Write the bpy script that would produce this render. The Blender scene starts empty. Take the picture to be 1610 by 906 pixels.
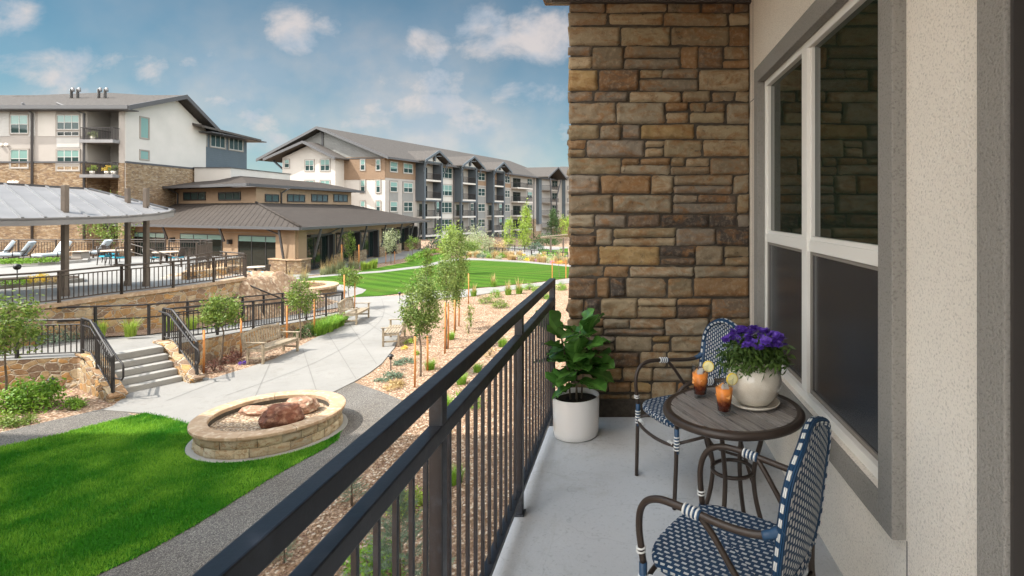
import bpy, bmesh, math, random
import numpy as np
from mathutils import Vector, Matrix, noise
R = math.radians
rnd = random.Random(7)
S = bpy.context.scene
COL = S.collection

# ------------------------------------------------------------------ camera, sky, sun, exposure
FPX, U0, V0, CZ = 870.0, 992.0, 332.0, 4.6
cam_d = bpy.data.cameras.new('camera')
cam = bpy.data.objects.new('camera', cam_d); COL.objects.link(cam)
cam.location = (0, 0, CZ); cam.rotation_euler = (R(90), 0, 0)
cam_d.sensor_width = 36; cam_d.lens = FPX/1610*36
cam_d.shift_x = (805-U0)/1610; cam_d.shift_y = -(453-V0)/1610
cam_d.clip_start = 0.05; cam_d.clip_end = 9000
S.camera = cam

SUN_EL, SUN_DIR = R(52), Vector((-.906, -.423))        # where the sun stands (plan direction)
sd = bpy.data.lights.new('sun', 'SUN'); sd.energy = 3.8; sd.angle = R(.5); sd.color = (1, .94, .85)
sun = bpy.data.objects.new('sun', sd); COL.objects.link(sun)
dirv = -Vector((SUN_DIR.x*math.cos(SUN_EL), SUN_DIR.y*math.cos(SUN_EL), math.sin(SUN_EL)))
sun.rotation_euler = dirv.to_track_quat('-Z', 'Y').to_euler()
sun.location = (-20, -10, 40)

W = bpy.data.worlds.new('World'); S.world = W; W.use_nodes = True
wn, wl = W.node_tree.nodes, W.node_tree.links
wn.clear()
def wnode(t, **k):
    n = wn.new(t)
    for a, b in k.items(): setattr(n, a, b)
    return n
def wmath(op, a, b=None, clamp=False):
    n = wnode('ShaderNodeMath', operation=op, use_clamp=clamp)
    for i, x in enumerate((a, b)):
        if x is None: continue
        if isinstance(x, (int, float)): n.inputs[i].default_value = x
        else: wl.new(x, n.inputs[i])
    return n.outputs[0]
sky = wnode('ShaderNodeTexSky', sky_type='NISHITA', sun_disc=False)
sky.sun_elevation = SUN_EL; sky.sun_rotation = math.atan2(SUN_DIR.x, SUN_DIR.y)
sky.altitude = 1600; sky.air_density = 1.0; sky.dust_density = 1.2; sky.ozone_density = 2.0
SKY_STR = .15
tint = wnode('ShaderNodeMix', data_type='RGBA', blend_type='MULTIPLY'); tint.inputs[0].default_value = 1
tint.inputs['B'].default_value = (.68, .91, .79, 1)
wl.new(sky.outputs[0], tint.inputs['A'])
tc = wnode('ShaderNodeTexCoord'); sep = wnode('ShaderNodeSeparateXYZ'); wl.new(tc.outputs['Generated'], sep.inputs[0])
ysafe = wmath('MAXIMUM', sep.outputs[1], .04)
px = wmath('DIVIDE', sep.outputs[0], ysafe); pz = wmath('DIVIDE', sep.outputs[2], ysafe)
cmb = wnode('ShaderNodeCombineXYZ'); wl.new(px, cmb.inputs[0]); wl.new(wmath('MULTIPLY', pz, 1.25), cmb.inputs[1])
nz = wnode('ShaderNodeTexNoise'); nz.inputs['Scale'].default_value = 7; nz.inputs['Detail'].default_value = 9
nz.inputs['Roughness'].default_value = .62; nz.inputs['Distortion'].default_value = .25
wl.new(cmb.outputs[0], nz.inputs['Vector'])
nz2 = wnode('ShaderNodeTexNoise'); nz2.inputs['Scale'].default_value = 14; nz2.inputs['Detail'].default_value = 6
off = wnode('ShaderNodeVectorMath', operation='ADD'); off.inputs[1].default_value = (-.02, .035, 3.1)
wl.new(cmb.outputs[0], off.inputs[0]); wl.new(off.outputs[0], nz2.inputs['Vector'])
blobs = [(481, 52, 66, 36, 1.0), (95, 108, 90, 34, 1.0), (200, 105, 80, 26, .8), (325, 100, 50, 28, .9), (10, 25, 60, 40, .8),
         (290, 128, 110, 22, .55), (672, 72, 46, 34, 1.0), (760, 62, 60, 46, 1.0), (850, 55, 70, 42, 1.0), (600, 128, 90, 18, .7),
         (700, 128, 100, 24, .8), (830, 150, 90, 26, .8), (470, 190, 170, 24, .8), (780, 195, 180, 26, .8), (5, 95, 30, 20, .6),
         (600, 60, 40, 20, .5), (430, 225, 120, 22, .75), (640, 165, 150, 22, .85), (820, 215, 120, 26, .7), (120, 150, 120, 18, .7), (330, 165, 80, 18, .6), (1100, 60, 160, 60, 1), (-200, 90, 160, 60, 1)]
dens = None
for (u, v, ru, rv, a) in blobs:
    ex = wmath('DIVIDE', wmath('SUBTRACT', px, (u-U0)/FPX), ru/FPX)
    ez = wmath('DIVIDE', wmath('SUBTRACT', pz, (V0-v)/FPX), rv/FPX)
    r2 = wmath('ADD', wmath('MULTIPLY', ex, ex), wmath('MULTIPLY', ez, ez))
    g = wmath('MULTIPLY', wmath('DIVIDE', 1.25, wmath('ADD', 1.0, wmath('MULTIPLY', r2, r2))), a)
    dens = g if dens is None else wmath('MAXIMUM', dens, g)
noi = wmath('SUBTRACT', nz.outputs[0], .5)
d2 = wmath('ADD', wmath('SUBTRACT', dens, .22), wmath('MULTIPLY', noi, 4.2))
mr = wnode('ShaderNodeMapRange', interpolation_type='SMOOTHSTEP'); mr.inputs['From Min'].default_value = -.05; mr.inputs['From Max'].default_value = 1.45
wl.new(d2, mr.inputs['Value'])
mask = wmath('MULTIPLY', mr.outputs[0], wmath('MULTIPLY', wmath('MINIMUM', wmath('MULTIPLY', dens, 1.5), 1), .8))
veil = wnode('ShaderNodeTexNoise'); veil.inputs['Scale'].default_value = 2.2; veil.inputs['Detail'].default_value = 5
wl.new(cmb.outputs[0], veil.inputs['Vector'])
mask = wmath('MAXIMUM', mask, wmath('MULTIPLY', wmath('MULTIPLY', wmath('SUBTRACT', veil.outputs[0], .36, True), wmath('SUBTRACT', 1.25, wmath('MULTIPLY', pz, 2.6), True)), 2.6))
shade = wnode('ShaderNodeMix', data_type='RGBA'); 
shade.inputs['A'].default_value = (4.9, 5.15, 5.7, 1); shade.inputs['B'].default_value = (6.9, 6.15, 5.85, 1)
mr2 = wnode('ShaderNodeMapRange'); mr2.inputs['From Min'].default_value = .38; mr2.inputs['From Max'].default_value = .62
wl.new(nz2.outputs[0], mr2.inputs['Value']); wl.new(mr2.outputs[0], shade.inputs[0])
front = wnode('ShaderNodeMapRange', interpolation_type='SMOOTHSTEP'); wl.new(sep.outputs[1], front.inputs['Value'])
front.inputs['From Min'].default_value = -.05; front.inputs['From Max'].default_value = .5; front.inputs['To Min'].default_value = 3.8; front.inputs['To Max'].default_value = .32  # sky gain invented to light the balcony: raised beside and behind, dimmed ahead
cmix = wnode('ShaderNodeMix', data_type='RGBA'); wl.new(mask, cmix.inputs[0])
wl.new(tint.outputs['Result'], cmix.inputs['A']); wl.new(shade.outputs['Result'], cmix.inputs['B'])
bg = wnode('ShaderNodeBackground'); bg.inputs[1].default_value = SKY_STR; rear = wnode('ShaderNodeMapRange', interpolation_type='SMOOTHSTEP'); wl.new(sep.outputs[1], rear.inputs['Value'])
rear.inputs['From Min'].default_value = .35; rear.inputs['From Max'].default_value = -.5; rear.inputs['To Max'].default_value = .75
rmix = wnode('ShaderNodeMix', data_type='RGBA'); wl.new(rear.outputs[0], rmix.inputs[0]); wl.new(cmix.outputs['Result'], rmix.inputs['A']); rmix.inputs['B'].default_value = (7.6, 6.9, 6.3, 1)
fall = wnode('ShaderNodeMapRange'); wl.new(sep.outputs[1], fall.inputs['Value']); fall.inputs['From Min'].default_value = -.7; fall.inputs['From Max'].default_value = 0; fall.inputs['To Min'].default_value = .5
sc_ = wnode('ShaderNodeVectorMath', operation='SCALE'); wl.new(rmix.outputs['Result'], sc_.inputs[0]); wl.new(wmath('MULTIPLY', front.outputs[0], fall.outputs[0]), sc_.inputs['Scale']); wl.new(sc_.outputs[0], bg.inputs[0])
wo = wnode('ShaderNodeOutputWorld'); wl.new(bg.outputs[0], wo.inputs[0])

S.view_settings.view_transform = 'Standard'; S.view_settings.look = 'None'
S.view_settings.exposure = 1.32; S.view_settings.gamma = 1
S.render.engine = 'CYCLES'
S.cycles.use_denoising = True
S.cycles.max_bounces = 8; S.cycles.diffuse_bounces = 4; S.cycles.glossy_bounces = 4; S.cycles.transmission_bounces = 6
S.cycles.transparent_max_bounces = 20; S.cycles.caustics_reflective = False; S.cycles.caustics_refractive = False

# ------------------------------------------------------------------ pixel of the photograph -> point of the place
def P(u, v, z=0.0):
    Y = FPX*(CZ-z)/(v-V0); return Vector(((u-U0)/FPX*Y, Y, z))
def D(u, v, Y): return Vector(((u-U0)/FPX*Y, Y, CZ-(v-V0)/FPX*Y))
def sst(a, b, x):
    t = min(1, max(0, (x-a)/(b-a))); return t*t*(3-2*t)
def hgt(x, y): return -2.2*sst(30, 92, y)*sst(-28, -10, x + .12*max(0, y-60)*(1 if x < -10 else 0))
def G(u, v, off=0.0):
    p = P(u, v, 0)
    for _ in range(25): p = P(u, v, p.z*.5+.5*(hgt(p.x, p.y)+off))
    return p

# ------------------------------------------------------------------ materials
MATS = {}
def mat(name, base=(.5, .5, .5), rough=.7, metal=0.0, spec=.5, ior=None, trans=0.0, alpha=1.0, coat=0.0):
    m = bpy.data.materials.new(name); m.use_nodes = True
    b = m.node_tree.nodes['Principled BSDF']
    b.inputs['Base Color'].default_value = (*base, 1); b.inputs['Roughness'].default_value = rough
    b.inputs['Metallic'].default_value = metal; b.inputs['Specular IOR Level'].default_value = spec
    if ior: b.inputs['IOR'].default_value = ior
    b.inputs['Transmission Weight'].default_value = trans; b.inputs['Coat Weight'].default_value = coat
    MATS[name] = m
    return m
class NT:
    def __init__(s, m):
        s.m = m; s.n = m.node_tree.nodes; s.l = m.node_tree.links; s.b = s.n['Principled BSDF']
    def node(s, t, ins=None, **k):
        n = s.n.new(t)
        for a, b in k.items(): setattr(n, a, b)
        for a, b in (ins or {}).items():
            if hasattr(b, 'is_output'): s.l.new(b, n.inputs[a])
            else: n.inputs[a].default_value = b
        return n
    def obj(s): return s.node('ShaderNodeTexCoord').outputs['Object']
    def uv(s): return s.node('ShaderNodeTexCoord').outputs['UV']
    def pos(s): return s.node('ShaderNodeNewGeometry').outputs['Position']
    def noise(s, vec, scale, detail=4, rough=.55, dist=0): return s.node('ShaderNodeTexNoise', {'Vector': vec, 'Scale': scale, 'Detail': detail, 'Roughness': rough, 'Distortion': dist}).outputs[0]
    def mapr(s, x, a, b, c=0, d=1): return s.node('ShaderNodeMapRange', {'Value': x, 'From Min': a, 'From Max': b, 'To Min': c, 'To Max': d}).outputs[0]
    def mix(s, f, a, b, bt='MIX'):
        n = s.node('ShaderNodeMix', data_type='RGBA', blend_type=bt)
        for i, x in ((0, f), ('A', a), ('B', b)):
            if hasattr(x, 'is_output'): s.l.new(x, n.inputs[i])
            else: n.inputs[i].default_value = x if i == 0 else (*x[:3], 1)
        return n.outputs['Result']
    def math(s, op, a, b=0.0, clamp=False):
        n = s.node('ShaderNodeMath', operation=op, use_clamp=clamp)
        for i, x in enumerate((a, b)):
            if hasattr(x, 'is_output'): s.l.new(x, n.inputs[i])
            else: n.inputs[i].default_value = x
        return n.outputs[0]
    def map(s, vec, scale=(1, 1, 1), rot=(0, 0, 0), loc=(0, 0, 0)):
        return s.node('ShaderNodeMapping', {'Vector': vec, 'Scale': scale, 'Rotation': rot, 'Location': loc}).outputs[0]
    def col(s, c): s.l.new(c, s.b.inputs['Base Color'])
    def rough(s, c): s.l.new(c, s.b.inputs['Roughness'])
    def bump(s, h, strength=.5, dist=.01, prev=None):
        n = s.node('ShaderNodeBump', {'Height': h, 'Strength': strength, 'Distance': dist})
        if prev is not None: s.l.new(prev, n.inputs['Normal'])
        s.l.new(n.outputs[0], s.b.inputs['Normal']); return n.outputs[0]
def mottled(name, c1, c2, scale=3, rough=.8, bscale=None, bstr=.3, bdist=.01, c3=None, s3=40, detail=6, spec=.3, metal=0):
    m = mat(name, c1, rough, spec=spec, metal=metal); t = NT(m); p = t.pos()
    c = t.mix(t.mapr(t.noise(p, scale, detail), .35, .65), c1, c2)
    if c3: c = t.mix(t.mapr(t.noise(p, s3, 3), .5, .72), c, c3)
    t.col(c)
    if bscale: t.bump(t.noise(p, bscale, 5, .65), bstr, bdist)
    return m
def clap(name, c, spacing=.2, axis='z', rough=.75, dark=.75):      # lap / board siding
    m = mat(name, c, rough, spec=.3); t = NT(m); p = t.pos()
    s = t.node('ShaderNodeSeparateXYZ', {'Vector': p}).outputs['XYZ'.index(axis.upper())]
    f = t.math('FRACT', t.math('DIVIDE', s, spacing))
    c1 = t.mix(t.mapr(t.noise(p, 1.3, 5), .3, .7), tuple(x*.93 for x in c), tuple(min(1, x*1.05) for x in c))
    t.col(c1); t.bump(f, .6, .02)
    return m
M = {}
# stucco
def stucco(name, c, grain=125, bstr=1.0, bdist=.0065):
    m = mat(name, c, .9, spec=.15); t = NT(m); p = t.pos()
    big = t.mapr(t.noise(p, 1.2, 4), .3, .7); g = t.noise(p, grain, 3, .6)
    cc = t.mix(big, tuple(x*.94 for x in c), tuple(min(1, x*1.04) for x in c))
    cc = t.mix(t.mapr(t.noise(t.map(p, (1, 1, .25)), 3, 5, .7), .5, .75, 0, .35), cc, tuple(x*.84 for x in c))
    cc = t.mix(t.mapr(g, .32, .48, .6, 0), cc, tuple(x*.5 for x in c))
    t.col(cc); t.bump(g, bstr, bdist); return m
M['stucco'] = stucco('stucco', (.82, .775, .70))
M['stucco_grey'] = stucco('stucco_grey', (.28, .27, .25), 125, 1.0, .006)
M['stucco_dark'] = stucco('stucco_dark', (.10, .098, .09), 125, 1.0, .006)
M['soffit'] = mottled('soffit', (.80, .77, .72), (.76, .73, .68), 2)
M['fascia'] = mat('fascia', (.045, .04, .037), .5)
def tinted(name, rough=.85, bscale=30, bstr=.6, bdist=.008, mott=.35, attr='tint', spec=.25, streak=None):
    m = mat(name, (.4, .3, .2), rough, spec=spec); t = NT(m); p = t.pos()
    a = t.node('ShaderNodeAttribute', attribute_name=attr).outputs['Color']
    n1 = t.noise(t.map(p, (1, 1, 2.0)), 6, 8, .7, .9); n2 = t.noise(p, bscale, 6, .7)
    c = t.mix(t.mapr(n1, .47, .62, 0, .75), a, (.19, .095, .035))
    c = t.mix(t.mapr(n2, .5, .75, 0, .4), c, (.42, .35, .25), 'MIX')
    c = t.mix(t.mapr(t.noise(p, 11, 8, .8, 1.5), .44, .33, 0, .7), c, (.055, .04, .028))
    t.col(c); h = t.math('ADD', n2, t.math('MULTIPLY', n1, .8)); t.bump(h, bstr, bdist)
    return m
M['ashlar'] = tinted('ashlar_stone')
M['mortar'] = mottled('mortar', (.07, .058, .045), (.045, .038, .03), 30, .95, 90, .8, .005)
# polygonal flagstone facing
def flag(name, scale=2.2, cols=((.30, .17, .07), (.36, .25, .13), (.22, .13, .07), (.42, .31, .19), (.17, .12, .09)), mort=(.30, .25, .19), squash=(1, 1, 1.5), mw=.035):
    m = mat(name, cols[0], .9, spec=.2); t = NT(m); p = t.map(t.pos(), squash)
    w = t.node('ShaderNodeVectorMath', {0: p, 1: t.node('ShaderNodeVectorMath', {0: t.node('ShaderNodeTexNoise', {'Vector': p, 'Scale': 2.5}).outputs['Color'], 'Scale': .22}, operation='SCALE').outputs[0]}, operation='ADD').outputs[0]
    v = t.node('ShaderNodeTexVoronoi', {'Vector': w, 'Scale': scale}, feature='F1'); e = t.node('ShaderNodeTexVoronoi', {'Vector': w, 'Scale': scale}, feature='DISTANCE_TO_EDGE')
    ramp = t.node('ShaderNodeValToRGB', {'Fac': t.node('ShaderNodeSeparateColor', {'Color': v.outputs['Color']}).outputs[0]}); r = ramp.color_ramp; r.interpolation = 'CONSTANT'
    while len(r.elements) < len(cols): r.elements.new(.5)
    for i, c in enumerate(cols): r.elements[i].position = i/len(cols); r.elements[i].color = (*c, 1)
    n = t.noise(t.pos(), 7, 7, .65)
    c = t.mix(t.mapr(n, .35, .7, 0, .6), ramp.outputs[0], (.16, .09, .045)); c = t.mix(t.mapr(t.noise(t.pos(), 22, 4), .52, .7, 0, .5), c, (.45, .36, .24))
    ed = t.mapr(e.outputs['Distance'], 0, mw)
    t.col(t.mix(ed, mort, c)); t.bump(t.math('ADD', ed, t.math('MULTIPLY', n, .7)), .8, .03); return m
M['flag'] = flag('flagstone_facing', 3.6, ((.36, .22, .10), (.40, .29, .165), (.27, .165, .09), (.44, .35, .23), (.19, .135, .10), (.46, .26, .10)), (.46, .41, .33), (1, 1, 1.5), .06)
M['bldstone'] = flag('building_stone', 3.2, ((.27, .205, .13), (.22, .155, .09), (.17, .115, .065), (.31, .25, .17), (.13, .09, .062)), (.17, .145, .115), (1, 1, 3.2), .05)
M['rock'] = mottled('rock', (.36, .25, .16), (.22, .14, .09), 2.6, .9, 9, 1, .08, (.55, .45, .33), 6)
M['red_rock'] = mottled('red_rock', (.17, .065, .038), (.08, .04, .028), 3.5, .85, 14, 1, .03, (.30, .17, .11), 8)
M['tan_rock'] = mottled('tan_rock', (.36, .20, .13), (.16, .09, .06), 5, .85, 18, 1, .03, (.5, .38, .28), 10)
M['cap'] = mottled('cap_stone', (.36, .255, .165), (.29, .195, .12), 2.2, .8, 60, .4, .005, (.48, .38, .28), 9)
# ground stuffs
def pebble(name, cols, scale, mort, bd=.02, big=(.9, 1.1)):
    m = mat(name, cols[0], .95, spec=.15); t = NT(m); p = t.pos()
    v = t.node('ShaderNodeTexVoronoi', {'Vector': p, 'Scale': scale}, feature='F1')
    ramp = t.node('ShaderNodeValToRGB', {'Fac': t.node('ShaderNodeSeparateColor', {'Color': v.outputs['Color']}).outputs[0]}); r = ramp.color_ramp; r.interpolation = 'CONSTANT'
    while len(r.elements) < len(cols): r.elements.new(.5)
    for i, c in enumerate(cols): r.elements[i].position = i/len(cols); r.elements[i].color = (*c, 1)
    c = t.mix(t.mapr(v.outputs['Distance'], .35, .75), ramp.outputs[0], mort)
    c = t.mix(t.mapr(t.noise(p, .7, 5), .3, .7), c, (.82, .78, .74), 'MULTIPLY')
    t.col(c); t.bump(v.outputs['Distance'], -1.0, bd) if False else t.bump(t.math('SUBTRACT', 1, v.outputs['Distance']), .9, bd)
    return m
M['gravel'] = pebble('gravel', ((.36, .25, .17), (.43, .32, .23), (.26, .17, .115), (.50, .42, .33), (.33, .235, .165), (.19, .12, .09)), 22, (.17, .11, .07))
M['peagravel'] = pebble('pea_gravel', ((.38, .28, .18), (.44, .34, .23), (.25, .17, .11), (.48, .40, .30), (.32, .26, .20)), 26, (.14, .10, .07), .015)
M['asphalt'] = pebble('fine_gravel_path', ((.155, .148, .137), (.20, .19, .175), (.11, .106, .10), (.27, .255, .23), (.17, .16, .147)), 75, (.075, .07, .067), .006)
def concrete(name, c, joint=None, rot=0, fine=70):
    m = mat(name, c, .85, spec=.25); t = NT(m); p = t.pos()
    cc = t.mix(t.mapr(t.noise(p, .8, 7, .6), .3, .7), tuple(x*.9 for x in c), tuple(min(1, x*1.06) for x in c))
    cc = t.mix(t.mapr(t.noise(p, fine, 3, .6), .56, .72, 0, .5), cc, tuple(x*.6 for x in c))
    cc = t.mix(t.mapr(t.noise(p, 4, 5, .7), .55, .75, 0, .35), cc, tuple(x*.75 for x in c))
    cc = t.mix(t.mapr(t.noise(p, 1.7, 8, .75, 1.2), .54, .64, 0, .45), cc, (c[0]*.74, c[1]*.71, c[2]*.66))
    ck = t.math('ABSOLUTE', t.math('SUBTRACT', t.noise(p, 1.1, 4, .6, .6), .5)); cc = t.mix(t.mapr(ck, 0, .0035, .35, 0), cc, tuple(x*.5 for x in c))
    t.bump(t.noise(p, fine*1.2, 4, .7), .35, .004)
    t.col(cc); return m
M['concrete'] = concrete('concrete', (.205, .199, .187))
M['concrete_step'] = concrete('concrete_step', (.27, .26, .24))
M['balcony_floor'] = concrete('balcony_concrete', (.485, .50, .515), fine=55)
M['joint'] = mat('joint', (.135, .13, .12), .9)
def grassm(name, c1, c2, c3, stripes=None, scale=1.2):
    m = mat(name, c1, .9, spec=.1); t = NT(m); p = t.pos()
    c = t.mix(t.mapr(t.noise(p, scale, 7, .7), .35, .65), c1, c2)
    c = t.mix(t.mapr(t.noise(p, scale*.45, 5, .7), .5, .68, 0, .8), c, c3)
    if stripes:
        w = t.node('ShaderNodeTexWave', {'Vector': t.map(p, rot=(0, 0, stripes[1])), 'Scale': stripes[0], 'Distortion': 1.5, 'Detail': 2, 'Detail Scale': .3}).outputs['Fac']
        c = t.mix(t.mapr(w, .2, .8, 0, .5), c, tuple(x*1.7 for x in c2))
    c = t.mix(t.mapr(t.noise(p, 60, 3, .7), .35, .6, .5, 0), c, tuple(x*.45 for x in c1))
    t.col(c); t.bump(t.noise(p, 45, 5, .75), 1, .03); return m
M['lawn'] = grassm('lawn', (.022, .13, .006), (.035, .17, .01), (.10, .19, .025))
M['far_lawn'] = grassm('far_lawn', (.030, .078, .006), (.042, .095, .008), (.08, .11, .018), (.22, 2.2), .5)
def leafm(name, c1, c2, rough=.55, tr=.3, spec=.35):
    m = mat(name, c1, rough, spec=spec); t = NT(m)
    a = t.node('ShaderNodeAttribute', attribute_name='tint').outputs['Fac']
    c = t.mix(a, c1, c2); t.col(c)
    ts = t.node('ShaderNodeBsdfTranslucent', {'Color': c}); mx = t.node('ShaderNodeMixShader', {'Fac': tr})
    t.l.new(t.b.outputs[0], mx.inputs[1]); t.l.new(ts.outputs[0], mx.inputs[2]); t.l.new(mx.outputs[0], t.n['Material Output'].inputs[0])
    return m
M['leaf'] = leafm('leaf_mid', (.05, .11, .015), (.25, .33, .06))
M['leaf_pear'] = leafm('leaf_pear', (.05, .11, .018), (.28, .35, .09))
M['leaf_lime'] = leafm('leaf_lime', (.15, .24, .03), (.36, .46, .07))
M['leaf_bush'] = leafm('leaf_bush', (.08, .20, .02), (.26, .42, .05))
M['leaf_dark'] = leafm('leaf_dark', (.03, .07, .02), (.09, .15, .045))
M['leaf_blue'] = leafm('leaf_blue', (.07, .12, .08), (.20, .27, .18))
M['leaf_pale'] = leafm('leaf_pale', (.19, .24, .11), (.40, .42, .25))
M['leaf_red'] = leafm('leaf_red', (.09, .03, .025), (.24, .11, .08))
M['leaf_tan'] = leafm('leaf_tan', (.32, .22, .09), (.58, .44, .22))
M['leaf_aster'] = leafm('leaf_aster', (.03, .075, .015), (.12, .20, .04))
M['blade'] = leafm('blade', (.028, .165, .006), (.19, .38, .03), .6, .25, .2)
M['yellow'] = leafm('yellow_bloom', (.6, .4, .03), (.75, .6, .1)); M['pink'] = leafm('pink_bloom', (.45, .16, .28), (.6, .35, .45))
M['violet'] = leafm('violet_bloom', (.07, .025, .30), (.20, .09, .58), .5, .2)
M['bark'] = mottled('bark', (.17, .13, .10), (.10, .08, .06), 12, .9, 50, .8, .01)
M['stake'] = mottled('stake_wood', (.50, .22, .07), (.40, .16, .05), 5, .75, 30, .3, .004)
M['teak'] = mottled('weathered_wood', (.27, .22, .155), (.20, .16, .115), 6, .8, 40, .4, .004, (.34, .29, .22), 18)
# metals
m = mat('black_paint', (.022, .026, .036), .32, spec=.6); t = NT(m); p = t.pos()
n = t.noise(p, 14, 8, .75); t.col(t.mix(t.mapr(n, .5, .72, 0, .7), (.007, .009, .014), (.035, .042, .058))); t.rough(t.mapr(n, .3, .7, .30, .5)); t.bump(t.noise(p, 130, 3), .12, .002); M['rail'] = m
M['bronze'] = mat('bronze_rail', (.05, .038, .03), .6, spec=.3)
M['iron'] = mat('site_rail', (.028, .025, .025), .6, spec=.3)
M['steel'] = mottled('pergola_post', (.13, .105, .085), (.10, .08, .065), 3, .6, metal=0)
M['chairtube'] = mat('brown_tube', (.038, .027, .021), .42, spec=.4)
M['white'] = mat('white_vinyl', (.78, .77, .73), .4); M['far_vinyl'] = mat('far_vinyl', (.40, .40, .385), .5)
M['black'] = mat('black_part', (.015, .015, .017), .5)
m = mat('window_glass', (.007, .017, .010), .03, spec=.5, ior=1.65); M['glass'] = m
m = mat('insect_screen', (.026, .030, .036), .13, spec=.45); t = NT(m); t.bump(t.noise(t.pos(), 600, 1), .2, .001); M['screen'] = m
M['bglass'] = mat('far_glass', (.02, .042, .042), .06, ior=1.4)
M['bglass_dark'] = mat('dark_glass', (.006, .011, .010), .04, ior=1.33)
M['blind'] = mat('blind_glass', (.14, .24, .22), .12, ior=1.5)
M['white_wall'] = mottled('white_wall', (.42, .40, .37), (.38, .365, .335), .6, .9)
M['white_wall2'] = mottled('white_wall_warm', (.29, .272, .25), (.265, .247, .228), .6, .9)
M['grey_siding'] = clap('grey_siding', (.17, .172, .165), .3); M['pale_siding'] = clap('pale_siding', (.36, .36, .345), .3)
M['tan_siding'] = clap('tan_siding', (.19, .13, .085), .25); M['blue_siding'] = clap('blue_grey_siding', (.075, .095, .11), .22)
M['tan_stucco'] = mottled('tan_stucco', (.245, .172, .11), (.22, .155, .098), .8, .9)
M['trim_taupe'] = mat('trim_taupe', (.22, .20, .175), .7); M['trim_dark'] = mat('trim_dark', (.055, .055, .058), .6)
M['blue_trim'] = mat('blue_grey_trim', (.055, .068, .08), .6)
m = mat('shingle', (.2, .18, .165), .95, spec=.1); t = NT(m); p = t.pos()
c = t.mix(t.mapr(t.noise(p, 5, 6, .8), .35, .65), (.045, .041, .038), (.085, .078, .072)); t.col(c); t.bump(t.noise(p, 12, 4), .5, .03); M['shingle'] = m
def ribroof(name, c, ang, sp, rough=.6, metal=0, width=.2):
    m = mat(name, c, rough, metal=metal, spec=.12); t = NT(m); p = t.pos()
    s = t.node('ShaderNodeSeparateXYZ', {'Vector': t.map(p, rot=(0, 0, ang))}).outputs[0]
    f = t.math('PINGPONG', s, sp/2); h = t.mapr(f, sp/2*(1-width), sp/2)
    cc = t.mix(t.mapr(t.noise(p, 1.5, 6), .3, .7), tuple(x*.86 for x in c), tuple(min(1, x*1.1) for x in c)); t.col(cc)
    t.bump(h, 1, .06); return m
M['club_roof_a'] = ribroof('club_roof_left', (.046, .039, .034), R(-25), .45, .9); M['club_roof_b'] = ribroof('club_roof_right', (.046, .039, .034), R(90), .45, .9)
M['zinc'] = mottled('zinc_roof', (.19, .187, .188), (.155, .153, .155), .9, .5, metal=.2, spec=.5)
M['cushion'] = mottled('cushion_grey_blue', (.42, .47, .50), (.36, .42, .46), 5, .9)
M['teal'] = mat('teal_fabric', (.02, .30, .42), .8); M['table_stone'] = mottled('table_stone', (.50, .42, .34), (.42, .35, .28), 6, .6)
M['ceramic'] = mottled('white_ceramic', (.78, .77, .755), (.74, .73, .72), 3, .28, spec=.5)
M['soil'] = mottled('soil', (.05, .035, .022), (.03, .02, .014), 30, .95, 60, 1, .01)
m = mat('cream_glaze', (.66, .62, .53), .14, spec=.6, coat=.5); t = NT(m); p = t.pos()
v = t.node('ShaderNodeTexVoronoi', {'Vector': p, 'Scale': 110}, feature='DISTANCE_TO_EDGE').outputs['Distance']
c = t.mix(t.mapr(t.noise(p, 14, 5), .35, .7, 0, .6), (.70, .66, .58), (.54, .48, .38)); t.col(t.mix(t.mapr(v, 0, .05, .35, 0), c, (.35, .30, .22))); M['glaze'] = m
# woven resin
BLUE, WHITE = (.014, .054, .12), (.78, .79, .77)
def weave(name, bw, bh, mortar, rot=0.0, fine=0):
    m = mat(name, BLUE, .5, spec=.2); t = NT(m); uv = t.map(t.uv(), rot=(0, 0, rot))
    b = t.node('ShaderNodeTexBrick', {'Vector': uv, 'Color1': (*WHITE, 1), 'Color2': (.58, .60, .60, 1), 'Mortar': (*BLUE, 1), 'Scale': 1.0, 'Mortar Size': mortar, 'Mortar Smooth': .15, 'Brick Width': bw, 'Row Height': bh}, offset=.5)
    w = t.node('ShaderNodeTexWave', {'Vector': uv, 'Scale': 1/bh*1.25, 'Distortion': 0.0}, bands_direction='Y').outputs['Fac']
    c = t.mix(t.mapr(w, 0, .35, .5, 0), b.outputs['Color'], (.01, .02, .045)); t.col(c)
    t.bump(t.math('ADD', w, t.math('MULTIPLY', b.outputs['Fac'], -.6)), .8, .004); return m
M['weave_seat'] = weave('woven_seat', .029, .0205, .0062)
M['weave_back'] = weave('woven_back', .024, .0185, .0048, R(90))
M['weave_wrap'] = weave('woven_wrap', .042, .030, .0095, 0)
M['wrap_white'] = mat('white_cord', (.66, .67, .66), .5); M['wrap_blue'] = mat('blue_cord', BLUE, .5)
m = mat('plank', (.16, .13, .115), .5, spec=.4); t = NT(m); o = t.uv()
n = t.noise(t.map(o, (1.5, 28, 1)), 6, 7, .65, .5); a = t.node('ShaderNodeAttribute', attribute_name='tint').outputs['Fac']
c = t.mix(t.mapr(n, .3, .7), (.125, .113, .104), (.36, .335, .315)); t.col(t.mix(a, c, (.55, .53, .52), 'MULTIPLY')); t.bump(n, .3, .003); M['plank'] = m
m = mat('clear_glass', (1, 1, 1), .0); t = NT(m); M['clear'] = m
tr_ = t.node('ShaderNodeBsdfTransparent', {'Color': (.96, .97, .97, 1)}); gl_ = t.node('ShaderNodeBsdfGlossy', {'Roughness': .02}); fr_ = t.node('ShaderNodeLayerWeight', {'Blend': .25})
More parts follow.
